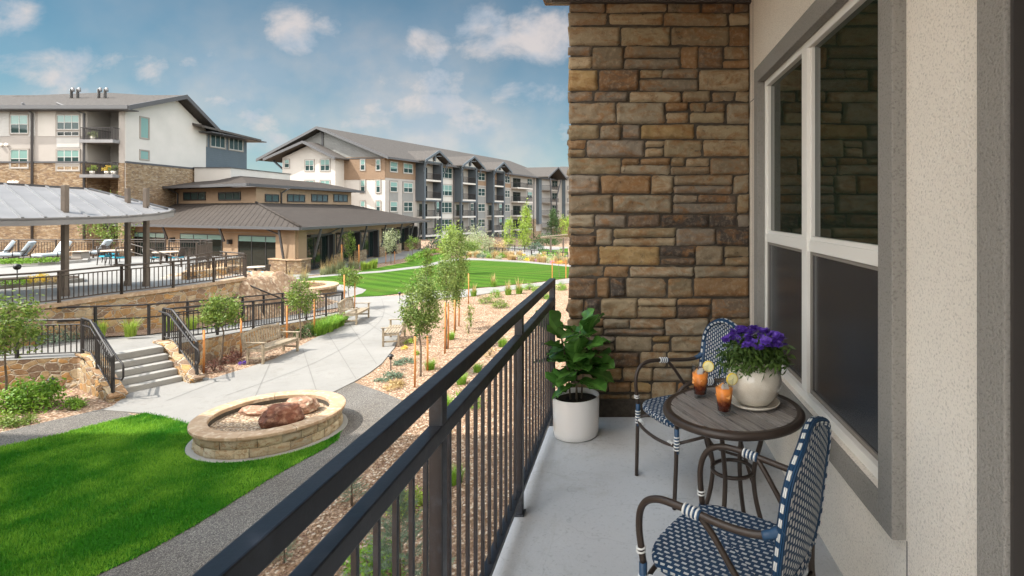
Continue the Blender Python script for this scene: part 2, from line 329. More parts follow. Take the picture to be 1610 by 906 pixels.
mx_ = t.node('ShaderNodeMixShader', {'Fac': t.math('ADD', t.math('MULTIPLY', t.math('POWER', fr_.outputs['Facing'], 2.5), .5), .04)}); t.l.new(tr_.outputs[0], mx_.inputs[1]); t.l.new(gl_.outputs[0], mx_.inputs[2]); t.l.new(mx_.outputs[0], t.n['Material Output'].inputs[0])
m = mat('tea', (.42, .10, .015), .1, ior=1.3); t = NT(m); z = t.node('ShaderNodeSeparateXYZ', {'Vector': t.obj()}).outputs[2]
t.col(t.mix(t.mapr(t.math('ADD', z, t.math('MULTIPLY', t.noise(t.obj(), 45, 3), .05)), .075, .125), (.10, .016, .005), (.90, .30, .06))); M['tea'] = m
M['ice'] = mat('ice', (.88, .42, .14), .1, spec=.6); M['ice_top'] = mat('ice_clear', (.85, .83, .80), .08, trans=.3)
M['lemon'] = mat('lemon_flesh', (.86, .80, .42), .35); M['lemon_rind'] = mat('lemon_rind', (.82, .62, .06), .4)
m = leafm('fiddle_leaf', (.035, .115, .02), (.13, .30, .055), .25, .15, .5); M['fiddle'] = m
M['haze_hills'] = mottled('haze_hills', (.16, .20, .25), (.20, .24, .28), .01, 1)  # blue-grey distance haze put into the base colour

# ------------------------------------------------------------------ mesh helpers
class MB:
    def __init__(s): s.v = []; s.f = []; s.sm = []; s.t = []; s.uv = {}
    def add(s, vs, fs, smooth=False, tint=None, uvs=None):
        b = len(s.v); s.v += [tuple(x) for x in vs]
        for i, f in enumerate(fs):
            if uvs: s.uv[len(s.f)] = uvs[i]
            s.f.append(tuple(b+j for j in f)); s.sm.append(smooth); s.t.append(tint or (.5, .5, .5))
    def box(s, x0, x1, y0, y1, z0, z1, tf=None, bev=0, tint=None):
        if bev:
            c = min(bev, (x1-x0)*.45, (y1-y0)*.45, (z1-z0)*.45); bm = bmesh.new(); bmesh.ops.create_cube(bm, size=1)
            for v in bm.verts: v.co = Vector((x0+(v.co.x+.5)*(x1-x0), y0+(v.co.y+.5)*(y1-y0), z0+(v.co.z+.5)*(z1-z0)))
            bmesh.ops.bevel(bm, geom=bm.edges[:], offset=c, segments=2, affect='EDGES', profile=.6); bm.verts.index_update()
            vs = [v.co.copy() for v in bm.verts]; fs = [[v.index for v in f.verts] for f in bm.faces]; bm.free()
        else:
            vs = [Vector((x, y, z)) for x in (x0, x1) for y in (y0, y1) for z in (z0, z1)]
            fs = [(0, 1, 3, 2), (4, 6, 7, 5), (0, 4, 5, 1), (2, 3, 7, 6), (0, 2, 6, 4), (1, 5, 7, 3)]
        if tf: vs = [tf(v) for v in vs]
        s.add(vs, fs, False, tint)
    def prism(s, poly, z0, z1, tf=None):      # poly: xy list; z0/z1 number or function of (x,y)
        n = len(poly); g = lambda z, p: z(p[0], p[1]) if callable(z) else z
        vs = [Vector((p[0], p[1], g(z0, p))) for p in poly]+[Vector((p[0], p[1], g(z1, p))) for p in poly]
        a = sum(poly[i][0]*poly[(i+1) % n][1]-poly[(i+1) % n][0]*poly[i][1] for i in range(n))
        fs = [tuple(range(n)), tuple(range(2*n-1, n-1, -1))] if a < 0 else [tuple(range(n-1, -1, -1)), tuple(range(n, 2*n))]
        for i in range(n):
            j = (i+1) % n; fs.append((i, j, n+j, n+i) if a > 0 else (j, i, n+i, n+j))
        if tf: vs = [tf(v) for v in vs]
        s.add(vs, fs)
    def tube(s, pts, r, seg=10, closed=False, cap=True, smooth=True, tf=None):
        pts = [Vector(p) for p in pts]; n = len(pts); rr = r if isinstance(r, (list, tuple)) else [r]*n
        vs = []; up = None; L = [0]
        for i in range(1, n): L.append(L[-1]+(pts[i]-pts[i-1]).length)
        for i in range(n):
            a = pts[(i-1) % n] if closed or i else pts[0]; b = pts[(i+1) % n] if closed or i < n-1 else pts[-1]
            d = (b-a).normalized()
            if up is None: up = d.orthogonal().normalized()
            up = (up-d*up.dot(d)); up = up.normalized() if up.length > 1e-6 else d.orthogonal().normalized(); sd_ = d.cross(up)
            for k in range(seg):
                t = 2*math.pi*k/seg; vs.append(pts[i]+(up*math.cos(t)+sd_*math.sin(t))*rr[i])
        fs = []; uvs = []; m = n if closed else n-1
        rad = rr[0]*2*math.pi
        for i in range(m):
            j = (i+1) % n; l0 = L[i]; l1 = L[j] if j else L[-1]+(pts[0]-pts[-1]).length
            for k in range(seg):
                q = (k+1) % seg; fs.append((i*seg+k, i*seg+q, j*seg+q, j*seg+k)); u0, u1 = k/seg*rad, (k+1)/seg*rad
                uvs.append([(l0, u0), (l0, u1), (l1, u1), (l1, u0)])
        if cap and not closed:
            fs.append(tuple(range(seg-1, -1, -1))); fs.append(tuple((n-1)*seg+k for k in range(seg))); uvs += [[(0, 0)]*seg]*2
        if tf: vs = [tf(v) for v in vs]
        s.add(vs, fs, smooth, None, uvs)
    def lathe(s, prof, seg=32, c=(0, 0, 0), smooth=True, tf=None):
        vs = []; fs = []; n = len(prof)
        for i, (r, z) in enumerate(prof):
            for k in range(seg): t = 2*math.pi*k/seg; vs.append(Vector((c[0]+r*math.cos(t), c[1]+r*math.sin(t), c[2]+z)))
        for i in range(n-1):
            for k in range(seg): q = (k+1) % seg; fs.append((i*seg+k, i*seg+q, (i+1)*seg+q, (i+1)*seg+k))
        if tf: vs = [tf(v) for v in vs]
        s.add(vs, fs, smooth)
    def build(s, name, m, parent=None, loc=None, auto=False):
        me = bpy.data.meshes.new(name); me.from_pydata(s.v, [], s.f)
        me.polygons.foreach_set('use_smooth', s.sm)
        ca = me.color_attributes.new('tint', 'FLOAT_COLOR', 'CORNER'); arr = np.ones((len(me.loops), 4), dtype=np.float32); i = 0
        for f, t in zip(s.f, s.t): arr[i:i+len(f), :3] = t; i += len(f)
        ca.data.foreach_set('color', arr.ravel())
        if s.uv:
            ul = me.uv_layers.new(name='uv'); i = 0; u = np.zeros((len(me.loops), 2), dtype=np.float32)
            for k, f in enumerate(s.f):
                if k in s.uv: u[i:i+len(f)] = s.uv[k]
                i += len(f)
            ul.data.foreach_set('uv', u.ravel())
        me.materials.append(M[m] if isinstance(m, str) else m)
        me.update()
        o = bpy.data.objects.new(name, me); COL.objects.link(o)
        if parent is not None: o.parent = parent
        if loc is not None: o.location = loc
        return o
def tag(o, label=None, cat=None, group=None, kind=None):
    if label: o['label'] = label
    if cat: o['category'] = cat
    if group: o['group'] = group
    if kind: o['kind'] = kind
    return o
def thing(name, label, cat, loc=(0, 0, 0), rz=0, group=None):
    o = bpy.data.objects.new(name, None); COL.objects.link(o); o.location = loc; o.rotation_euler.z = rz; o.empty_display_size = .1
    return tag(o, label, cat, group)
def copy_tree(o, parent=None, kids=None):
    c = o.copy(); COL.objects.link(c)
    if parent is not None: c.parent = parent
    for ch in [x for x in COL.objects if x.parent == o]: copy_tree(ch, c)
    return c
def smooth_path(pts, n=6, closed=False):
    pts = [Vector(p) for p in pts]; out = []; N = len(pts)
    for i in range(N if closed else N-1):
        p0 = pts[(i-1) % N] if (closed or i) else pts[0]*2-pts[1]; p1 = pts[i]; p2 = pts[(i+1) % N]
        p3 = pts[(i+2) % N] if (closed or i+2 < N) else p2*2-p1
        for k in range(n):
            t = k/n; out.append(.5*((2*p1)+(p2-p0)*t+(2*p0-5*p1+4*p2-p3)*t*t+(3*p1-p0-3*p2+p3)*t**3))
    if not closed: out.append(pts[-1])
    return out
def sheet(name, poly, m, off=.02, maxlen=2.0, z=None, kind='structure', thick=0):
    bm = bmesh.new(); vs = [bm.verts.new((p[0], p[1], 0)) for p in poly]; f = bm.faces.new(vs)
    bmesh.ops.triangulate(bm, faces=bm.faces[:])
    for _ in range(7):
        es = [e for e in bm.edges if e.calc_length() > maxlen*(1 if e.verts[0].co.y < 60 else 3)]
        if not es: break
        bmesh.ops.subdivide_edges(bm, edges=es, cuts=1); bmesh.ops.triangulate(bm, faces=bm.faces[:])
    for v in bm.verts: v.co.z = (hgt(v.co.x, v.co.y) if z is None else (z(v.co.x, v.co.y) if callable(z) else z))+off
    for f in bm.faces:
        if f.normal.z < 0: f.normal_flip()
    if thick:
        r = bmesh.ops.extrude_face_region(bm, geom=bm.faces[:]);
        for v in [g for g in r['geom'] if isinstance(g, bmesh.types.BMVert)]: pass
        for v in [g for g in r['geom'] if isinstance(g, bmesh.types.BMVert)]: v.co.z -= thick
    bmesh.ops.recalc_face_normals(bm, faces=bm.faces[:]) if thick else None
    me = bpy.data.meshes.new(name); bm.to_mesh(me); bm.free(); me.materials.append(M[m]); o = bpy.data.objects.new(name, me); COL.objects.link(o)
    if kind: o['kind'] = kind
    return o
def gp(lst, off=0): return [(G(u, v, off).x, G(u, v, off).y) for u, v in lst]

# ------------------------------------------------------------------ ground, paths, lawns
def build_ground():
    xs = sorted(set([-4000, -1500, -600, -300, -150, -100]+list(np.arange(-80, 40.1, 2))+[60, 100, 200, 500, 1500, 4000]))
    ys = sorted(set([-3000, -800, -200, -80, -40, -20, -8]+list(np.arange(-4, 140.1, 2))+[160, 200, 300, 600, 1500, 4000]))
    vs = [(x, y, hgt(x, y)) for y in ys for x in xs]; nx = len(xs)
    fs = [(j*nx+i, j*nx+i+1, (j+1)*nx+i+1, (j+1)*nx+i) for j in range(len(ys)-1) for i in range(nx-1)]
    b = MB(); b.add(vs, fs); tag(b.build('ground', 'gravel'), kind='structure')
build_ground()
HB = MB(); prev = None
hp = [(-3200+i*160, 3600+200*math.sin(i*.7), (235 if i < 20 else 110)+22*math.sin(i*.9)+14*math.sin(i*2.3+1)) for i in range(42)]
for i in range(41):
    a, b_ = hp[i], hp[i+1]
    HB.add([(a[0], a[1], -5), (b_[0], b_[1], -5), (b_[0], b_[1]+500, b_[2]), (a[0], a[1]+500, a[2]), (a[0], a[1]+1200, -5), (b_[0], b_[1]+1200, -5)], [(0, 1, 2, 3), (3, 2, 5, 4)], True)
tag(HB.build('haze_hills', 'haze_hills'), kind='structure')

path_px = [(160, 646), (177, 640), (230, 600), (300, 590), (333, 597), (395, 577.5), (430, 566), (470.5, 546), (494.8, 532.7), (541, 512.8), (541, 495), (536, 484), (548, 470), (556, 468.5), (600, 466.5), (634, 465.5),
           (640, 462), (690, 458.5), (732, 456), (790, 451), (845, 445.5), (893, 438.6), (960, 431), (960, 438), (893, 446), (828, 453), (780, 460), (732, 467.5), (690, 471), (650, 477), (636, 486), (634, 505), (630, 525), (620, 548), (600, 573), (580, 588), (556.5, 601.7), (520.7, 619.6), (500, 650), (420, 680), (340, 684), (296, 669), (257, 657), (228, 651.5)]
sheet('concrete_path', gp(path_px), 'concrete', .028, thick=.06)
lawn_px = [(-60, 713.5), (0, 705), (90, 686), (160, 667), (213, 655), (229, 651.5), (258, 657), (296, 668), (330, 690), (450, 690), (540, 670), (530, 694), (513, 706), (470, 729), (420, 757), (360, 795), (300, 832), (220, 876), (150, 908), (60, 950), (-60, 1000), (-250, 1040), (-300, 780)]
LAWN = gp(lawn_px); sheet('lawn', LAWN, 'lawn', .024)
asph_px = [(-300, 745), (-60, 690), (0, 681), (90, 660), (177, 640), (213, 655), (300, 640), (420, 640), (520, 619.6), (556.5, 601.7), (595, 615), (632, 630), (612, 662), (570, 705), (520, 755), (440, 820), (380, 875), (330, 925), (250, 1000), (150, 1090), (-250, 1200), (-320, 1050)]
sheet('gravel_path', gp(asph_px), 'asphalt', .012)
far_lawn = [(437, 442.5), (520, 434.5), (600, 428.8), (664, 421.3), (700, 413), (730, 409), (760, 409.5), (830, 413.5), (893, 419.5), (960, 424), (960, 430), (893, 437.6), (845, 444.3), (790, 449.8), (732, 454.8), (690, 457.3), (640, 461), (600, 465.5), (552, 468.5), (548, 467), (572, 461), (576, 456), (560, 452), (530, 448), (480, 446)]
FARLAWN = gp(far_lawn); sheet('far_lawn', FARLAWN, 'far_lawn', .03)
strip2 = [(430, 441), (520, 432.3), (600, 426.3), (664, 418.3), (697, 409.5), (715, 406.8), (760, 407.2), (830, 411.3), (893, 417.5), (960, 422), (960, 424.5), (893, 420), (830, 414), (760, 410), (730, 409.5), (700, 413.5), (664, 421.8), (600, 429.2), (520, 435), (430, 443.3)]
sheet('curved_kerb_path', gp(strip2), 'concrete', .036)
upper = [(437, 440.3), (520, 431.5), (560, 427.5), (600, 420.5), (640, 412.5), (662, 404), (697, 399), (712, 401), (705, 406), (697, 409.3), (664, 418), (600, 426), (520, 432), ]
sheet('upper_lawn', gp(upper), 'far_lawn', .022)
walk = [(405, 447), (415, 440), (440, 431), (480, 424), (540, 411), (587, 402), (640, 394), (662, 391), (668, 396), (640, 406), (600, 414), (555, 421.5), (500, 432), (440, 439)]
sheet('clubhouse_walk', gp(walk), 'concrete', .026)
circ = [(536, 470), (548, 468.5), (570, 462), (576, 456.5), (560, 452), (525, 447), (400, 440), (380, 470), (440, 500), (536, 484)]
sheet('seating_circle', gp(circ), 'concrete', .033)
farp = [(752, 399), (768, 391), (800, 388), (850, 387), (893, 389), (893, 393), (850, 396), (862, 400), (893, 402), (893, 406), (840, 403), (800, 400), (768, 398)]
sheet('far_terrace', gp(farp), 'concrete', .03)
sheet('far_grass', gp([(845, 392.5), (893, 391), (893, 401), (850, 400)]), 'far_lawn', .045)
# concrete control joint running down the path
jb = MB(); jp = [G(u, v, .03) for u, v in [(355, 622), (430, 596), (500, 568), (560, 535), (595, 508), (604, 488), (600, 470)]]
jp = smooth_path(jp, 5)
for a, b_ in zip(jp[:-1], jp[1:]):
    n = Vector((-(b_-a).y, (b_-a).x, 0)).normalized()*.009; jb.add([a-n, a+n, b_+n, b_-n], [(3, 2, 1, 0)])
for v in range(len(jb.v)): jb.v[v] = (jb.v[v][0], jb.v[v][1], .0325)
jb.build('path_joint', 'joint')['kind'] = 'structure'

# ------------------------------------------------------------------ ashlar stonework (individual stones in relief, one mesh)
PAL = [(.20, .155, .095), (.235, .185, .115), (.17, .135, .09), (.26, .205, .13), (.20, .125, .065), (.24, .165, .075), (.095, .068, .048), (.22, .185, .13), (.18, .15, .11), (.27, .22, .145), (.125, .095, .068), (.23, .185, .12), (.20, .17, .12), (.055, .045, .038), (.21, .17, .105), (.165, .14, .11)]
def stone_cells(Wd, Ht, rg, hr=(.10, .20), wr=(.14, .42), z0=0):
    out = []; z = z0
    while z < Ht-.02:
        h = rg.uniform(*hr)
        if Ht-z-h < hr[0]*.7: h = Ht-z
        x = -rg.uniform(0, wr[0]) if False else 0
        while x < Wd-.01:
            w = rg.uniform(*wr)*(1.0 if rg.random() < .8 else .55)
            if Wd-x-w < wr[0]*.6: w = Wd-x
            q = rg.random()
            if h > hr[0]*1.5 and q < .40 and w > wr[0]:
                k = rg.uniform(.38, .62); out.append((x, x+w, z, z+h*k))
                if rg.random() < .5 and w > wr[0]*1.8: c = rg.uniform(.35, .65)*w; out += [(x, x+c, z+h*k, z+h), (x+c, x+w, z+h*k, z+h)]
                else: out.append((x, x+w, z+h*k, z+h))
            else: out.append((x, x+w, z, z+h))
            x += w
        z += h
    return out
def ashlar(cells, place, rg, gap=.003, relief=(.012, .036), res=.035, pal=PAL, rough=.017):
    b = MB()
    for (x0, x1, z0, z1) in cells:
        nx = max(3, int((x1-x0)/res)); nz = max(3, int((z1-z0)/res)); d = rg.uniform(*relief); tlt = rg.uniform(-.009, .009); tl2 = rg.uniform(-.006, .006)
        c = rg.choice(pal); k = rg.uniform(.82, 1.2); c = tuple(min(1, q*k) for q in c); sd = rg.uniform(0, 99)
        j = [rg.uniform(-.007, .007) for _ in range(8)]; vs = []
        for a in range(nz+1):
            for e in range(nx+1):
                s_, t_ = e/nx, a/nz; g = gap
                X0 = x0+g+j[0]*(1-t_)+j[1]*t_; X1 = x1-g+j[2]*(1-t_)+j[3]*t_; Z0 = z0+g+j[4]*(1-s_)+j[5]*s_; Z1 = z1-g+j[6]*(1-s_)+j[7]*s_
                x = X0+(X1-X0)*s_; z = Z0+(Z1-Z0)*t_
                ed = min(s_*(x1-x0), (1-s_)*(x1-x0), t_*(z1-z0), (1-t_)*(z1-z0)); rim = a in (0, nz) or e in (0, nx)
                if rim: x += .0045*noise.noise(Vector((x*26, z*26, sd))); z += .0045*noise.noise(Vector((x*22, z*22, sd+7)))
                dd = -.004 if rim else d*(min(1, ed/.007)**.4)+tlt*(s_-.5)*2+tl2*(t_-.5)*2+rough*noise.fractal(Vector((x*8+sd, z*17, sd)), .8, 2.1, 4)
                if not rim: x += .004*noise.noise(Vector((x*20, z*20, sd))); z += .004*noise.noise(Vector((x*20, z*20, sd+7)))
                vs.append(place(x, z, dd))
        fs = [(r_*(nx+1)+q, r_*(nx+1)+q+1, (r_+1)*(nx+1)+q+1, (r_+1)*(nx+1)+q) for r_ in range(nz) for q in range(nx)]
        b.add(vs, fs, True, c)
    return b

# ------------------------------------------------------------------ the building we stand in
FL = CZ-1.57                 # balcony floor
XW = .9135                   # stucco wall plane
XT = .865                    # face of the stucco trims
YS = 4.24                    # stone pier face
XS = -.4825
CE = CZ+1.634
home = thing('apartment_block', 'apartment block with cream stucco wall, ledgestone pier and the balcony we stand on', 'building', (0, 0, 0))
rg = random.Random(11)
b = MB(); b.box(XS+.02, 12, YS+.02, YS+1.0, 0, 16); b.build('stone_backing', 'mortar', home)
cells = stone_cells(XW-XS, 16-FL+3.05, rg, z0=0)
cells = [c for c in cells if c[2] < CE-FL+.4 and c[2] > -.3]
o = ashlar([c for c in stone_cells(XW-XS, CE-FL+.25, rg, hr=(.08, .175), wr=(.13, .50), z0=-.2)], lambda x, z, d: (XS+x, YS+.02-d, FL+z), rg, res=.016).build('stone_pier', 'ashlar', home)
tag(o, 'brown and tan ledgestone end wall of the balcony')
o = ashlar([c for c in stone_cells(1.0, CE-FL+3.2, rg, z0=-FL)], lambda x, z, d: (XS+.02-d, YS+1.02-x, FL+z), rg, res=.06).build('pier_return', 'ashlar', home)
b = MB(); b.box(XS, XW, YS-.028, YS+.018, FL+.001, FL+.13); b.build('pier_base', 'mortar', home)
b = MB(); b.box(-.45, 12, YS+1.0, 42, 0, 16); b.build('facade_wall', 'stucco', home)
# stucco wall with window opening and door opening
WY0, WY1, WZ0, WZ1 = 1.942, 3.79, CZ-.985, CZ+.885
DY0, DY1, DZ1 = .25, 1.28, FL+2.45
wall = MB()
def wb(y0, y1, z0, z1, x0=XW, x1=XW+.25): wall.box(x0, x1, y0, y1, z0, z1)
wb(WY1, YS+.02, 0, 16); wb(DY1, WY0, 0, 16); wb(WY0, WY1, 0, WZ0); wb(WY0, WY1, WZ1, 16); wb(DY0, DY1, DZ1, 16); wb(DY0, DY1, 0, FL-.02); wb(-14, DY0, 0, 16)
wall.build('stucco_wall', 'stucco', home)
b = MB(); b.box(XW+.9, 12, -14, YS, 0, 16); b.build('inner_wall', 'stucco_dark', home)
b = MB(); T = .107; bv = .006
b.box(XT, XW+.03, WY0-T, WY0, WZ0-T, WZ1+T, bev=bv); b.box(XT, XW+.03, WY1, WY1+T, WZ0-T, WZ1+T, bev=bv)
b.box(XT, XW+.03, WY0+.001, WY1-.001, WZ0-T, WZ0, bev=bv); b.box(XT, XW+.03, WY0+.001, WY1-.001, WZ1, WZ1+T, bev=bv)
o = b.build('window_surround', 'stucco_grey', home); tag(o, 'grey stucco surround of the window')
b = MB(); b.box(XT, XW+.25, DY1, DY1+T, FL, DZ1+T+.4, bev=bv); b.box(XT, XW+.25, DY0-T, DY0, FL, DZ1+T+.4, bev=bv); b.box(XT, XW+.25, DY0, DY1, DZ1, DZ1+T+.4, bev=bv)
b.build('door_surround', 'stucco_grey', home)
b = MB(); b.box(XW+.2, XW+.24, DY0+.002, DY1-.002, FL, DZ1); d_ = b.build('door', 'fascia', home)
b = MB(); b.box(XT+.012, XW+.2, DY1-.012, DY1-.001, FL, DZ1); b.box(XT+.012, XW+.2, DY0+.001, DY0+.012, FL, DZ1); b.build('reveal_shade', 'fascia', d_)  # dark boxes put the door reveal's shade into colour
b = MB()
for y, z0, z1 in ((1.83, 0, WZ0-T), (4.14, FL, CE)): b.box(XW-.0012, XW+.001, y-.003, y+.003, z0, z1)
b.box(XW-.0012, XW+.001, 3.9, YS, CZ+.83, CZ+.836)
b.build('control_joint', 'joint', home)
# window: vinyl frame, two upper panes, two insect screens
win = MB(); XF = .915
def wf(y0, y1, z0, z1, x0=XF, x1=XF+.07, bev=.003): win.box(x0, x1, y0, y1, z0, z1, bev=bev)
ym = 2.905; zm = CZ-.18
wf(WY0, WY0+.04, WZ0, WZ1); wf(WY1-.032, WY1, WZ0, WZ1); wf(WY0+.04, WY1-.032, WZ0, WZ0+.045, XF-.012); wf(WY0+.04, WY1-.032, WZ1-.04, WZ1)
wf(ym-.042, ym+.042, WZ0+.045, WZ1-.04, XF-.006); 
for a, c in ((WY0+.04, ym-.042), (ym+.042, WY1-.032)):
    wf(a, c, zm-.028, zm+.03, XF+.004)
    wf(a, a+.022, zm+.03, WZ1-.04, XF+.012, XF+.06, .002); wf(c-.022, c, zm+.03, WZ1-.04, XF+.012, XF+.06, .002)
    wf(a+.022, c-.022, zm+.03, zm+.05, XF+.012, XF+.06, .002)
wo_ = win.build('window', 'white', home); 
for a, c in ((WY0+.04, ym-.042), (ym+.042, WY1-.032)):
    b = MB(); b.box(XF+.03, XF+.036, a, c, zm+.03, WZ1-.03); o = b.build('pane', 'glass', wo_)
    b = MB(); b.box(XF+.020, XF+.022, a+.022, c-.022, WZ0+.066, zm-.045); b.build('insect_screen', 'screen', wo_)
    b = MB()
    for (p, q, r_, s_) in ((a+.001, a+.022, WZ0+.046, zm-.03), (c-.022, c-.001, WZ0+.046, zm-.03)): b.box(XF+.012, XF+.028, p, q, r_, s_)
    b.box(XF+.012, XF+.028, a+.022, c-.022, WZ0+.046, WZ0+.066); b.box(XF+.012, XF+.028, a+.022, c-.022, zm-.045, zm-.03)
    b.build('screen_frame', 'trim_taupe', wo_)
b = MB(); b.box(XT+.012, XF+.03, WY0, WY1, WZ0-.012, WZ0+.002); b.build('window_sill', 'stucco', wo_)
# balcony slab, ceiling, fascia
b = MB(); b.box(-.625, XW+.2, -2.6, YS, FL-.28, FL, bev=.01); o = b.build('balcony_slab', 'balcony_floor', home); tag(o, 'grey concrete balcony floor')
b = MB(); b.box(-.60, XW+.2, -2.6, YS+.03, CE, CE+.25); b.build('balcony_ceiling', 'soffit', home)
b = MB(); b.box(-.66, -.60, -2.6, YS+.05, CE-.02, CE+.3); b.box(-.60, XW, YS-.05, YS+.0, CE-.05, CE); b.build('ceiling_fascia', 'fascia', home)
b = MB(); b.box(-.68, -.46, YS-.01, YS+.15, CE-.005, CE+.08); b.build('corbel_cap', 'cap', home)
b = MB(); b.box(XS, XW+.2, -3.0, -2.62, 0, 16); b.build('end_wall', 'stucco', home)  # unseen wall behind the camera, added to keep rear light off end faces
for zz in (CE+3.1, CE+6.2):
    b = MB(); b.box(-.625, XW+.2, -2.6, YS, zz-.28, zz); b.build('upper_balcony', 'soffit', home)
b = MB(); b.box(-1.2, 13, -15, 43, 16, 16.5); b.build('roof', 'shingle', home)
# unseen wing inferred from the lawn shadow, raised and cut to shade the balcony
b = MB(); b.box(-34, -9.5, -3.9, 5.7, 0, 16); b.box(-34.2, -9.45, -3.95, 3.2, 16.4, 20.5); b.build('unseen_wing_wall', 'stucco', home)
b = MB(); b.box(-34.5, -9.1, -4.1, 5.95, 16, 16.4); b.build('unseen_wing_roof', 'shingle', home)

b = MB(); b.box(-130, -34.6, -30, -14, 0, 13.5); b.box(-92, -66, -10, 44, 0, 13.5); b.build('unseen_reflection_block', 'tan_stucco', home)  # unseen blocks added to darken low sky in the clubhouse window reflections
b = MB(); b.box(-130.5, -34.6, -30.5, -13.2, 13.5, 14.2); b.build('unseen_reflection_block_roof', 'shingle', home)
# ------------------------------------------------------------------ balcony railing
RL = thing('balcony_railing', 'black painted metal railing with double top rail along the balcony edge', 'railing', (0, 0, 0))
x0, x1 = -.60, -.557
b = MB(); b.box(x0, x1, -2.5, 4.09, FL+1.024, FL+1.074, bev=.004); b.build('top_rail', 'rail', RL)
b = MB(); b.box(x0, x1, -2.5, 4.09, FL+.886, FL+.934, bev=.004); b.build('second_rail', 'rail', RL)
b = MB(); b.box(x0, x1, -2.5, 4.09, FL+.105, FL+.133, bev=.003); b.build('bottom_rail', 'rail', RL)
posts = [-1.955, -.75, .455, 1.66, 2.865, 4.068]; pm = None
for y in posts:
    if pm is None:
        q = MB(); q.box(-.0205, .0205, -.0215, .0215, .001, 1.03, bev=.003); q.box(-.03, .03, -.03, .03, .001, .012, bev=.002); pm = q.build('post', 'rail', RL)
    else: pm = pm.copy(); COL.objects.link(pm)
    pm.location = ((x0+x1)/2, y, FL)
bm_ = None; y = -2.44
while y < 4.05:
    if min(abs(y-p) for p in posts) > .035:
        if bm_ is None:
            q = MB(); q.box(-.0065, .0065, -.0065, .0065, .12, .90, bev=.0015); bm_ = q.build('baluster', 'rail', RL)
        else: bm_ = bm_.copy(); COL.objects.link(bm_)
        bm_.location = ((x0+x1)/2, y, FL)
    y += .1

# ------------------------------------------------------------------ leaf clouds (numpy, one mesh)
def leaves(name, n, m, parent=None, loc=None, rad=(.5, .5, .5), centre=(0, 0, 0), size=.06, clumps=30, spread=.35, seed=1, aspect=.5, shape='ball', droop=0.0, hollow=.55, up=.6, shell=None):
    g = np.random.default_rng(seed); rad = np.array(rad)
    d = g.normal(size=(clumps, 3)); d /= np.linalg.norm(d, axis=1)[:, None]; rr = g.uniform(hollow, 1, clumps)**.6; c = d*rr[:, None]
    if shape == 'cone':
        z = g.uniform(-1, 1, clumps)**1; w = (1-(z+1)/2)**.8*.95+.05; a = g.uniform(0, 6.28, clumps); r_ = w*g.uniform(.4, 1, clumps)**.5; c = np.stack([np.cos(a)*r_, np.sin(a)*r_, z], 1)
    if shape == 'column':
        z = g.uniform(-1, 1, clumps); w = np.sqrt(np.clip(1-np.abs(z)**2.5, .03, 1)); a = g.uniform(0, 6.28, clumps); r_ = w*g.uniform(.2, 1, clumps)**.5; c = np.stack([np.cos(a)*r_, np.sin(a)*r_, z], 1)
    if shape == 'mat': c[:, 2] = np.abs(c[:, 2])
    cs = g.uniform(.6, 1.3, clumps); k = g.integers(0, clumps, n)
    p = (c[k]+g.normal(size=(n, 3))*spread*cs[k][:, None]*.5)*rad
    ct = g.uniform(0, 1, clumps)
    if shape in ('mat', 'dome'): p[:, 2] = np.abs(p[:, 2])
    nrm = g.normal(size=(n, 3))+np.array([0, 0, up])+c[k]*.8; nrm /= np.linalg.norm(nrm, axis=1)[:, None]
    t = np.cross(nrm, g.normal(size=(n, 3))); t /= np.linalg.norm(t, axis=1)[:, None]; t[:, 2] -= droop; b = np.cross(nrm, t)
    s = size*g.uniform(.6, 1.3, n)[:, None]; L = t*s; Wd = b*s*aspect*.5; P0 = p+np.array(centre)
    v = np.stack([P0, P0+L*.5+Wd+nrm*s*.08, P0+L, P0+L*.5-Wd+nrm*s*.08], 1).reshape(-1, 3)
    return quads(name, v, np.clip(ct[k]*.55+g.uniform(0, .45, n), 0, 1), m, parent, loc)
def quads(name, v, tintv, m, parent=None, loc=None, smooth=False):
    n = len(v)//4; me = bpy.data.meshes.new(name); me.vertices.add(4*n); me.vertices.foreach_set('co', np.asarray(v, dtype=np.float32).ravel())
    me.loops.add(4*n); me.loops.foreach_set('vertex_index', np.arange(4*n, dtype=np.int32)); me.polygons.add(n); me.polygons.foreach_set('loop_start', np.arange(0, 4*n, 4, dtype=np.int32))
    me.polygons.foreach_set('loop_total', np.full(n, 4, dtype=np.int32))
    me.update(calc_edges=True); me.validate()
    ca = me.color_attributes.new('tint', 'FLOAT_COLOR', 'CORNER'); a = np.ones((4*n, 4), dtype=np.float32); a[:, :3] = np.repeat(tintv, 4)[:, None]; ca.data.foreach_set('color', a.ravel())
    me.materials.append(M[m]); o = bpy.data.objects.new(name, me); COL.objects.link(o)
    if parent is not None: o.parent = parent
    if loc is not None: o.location = loc
    return o
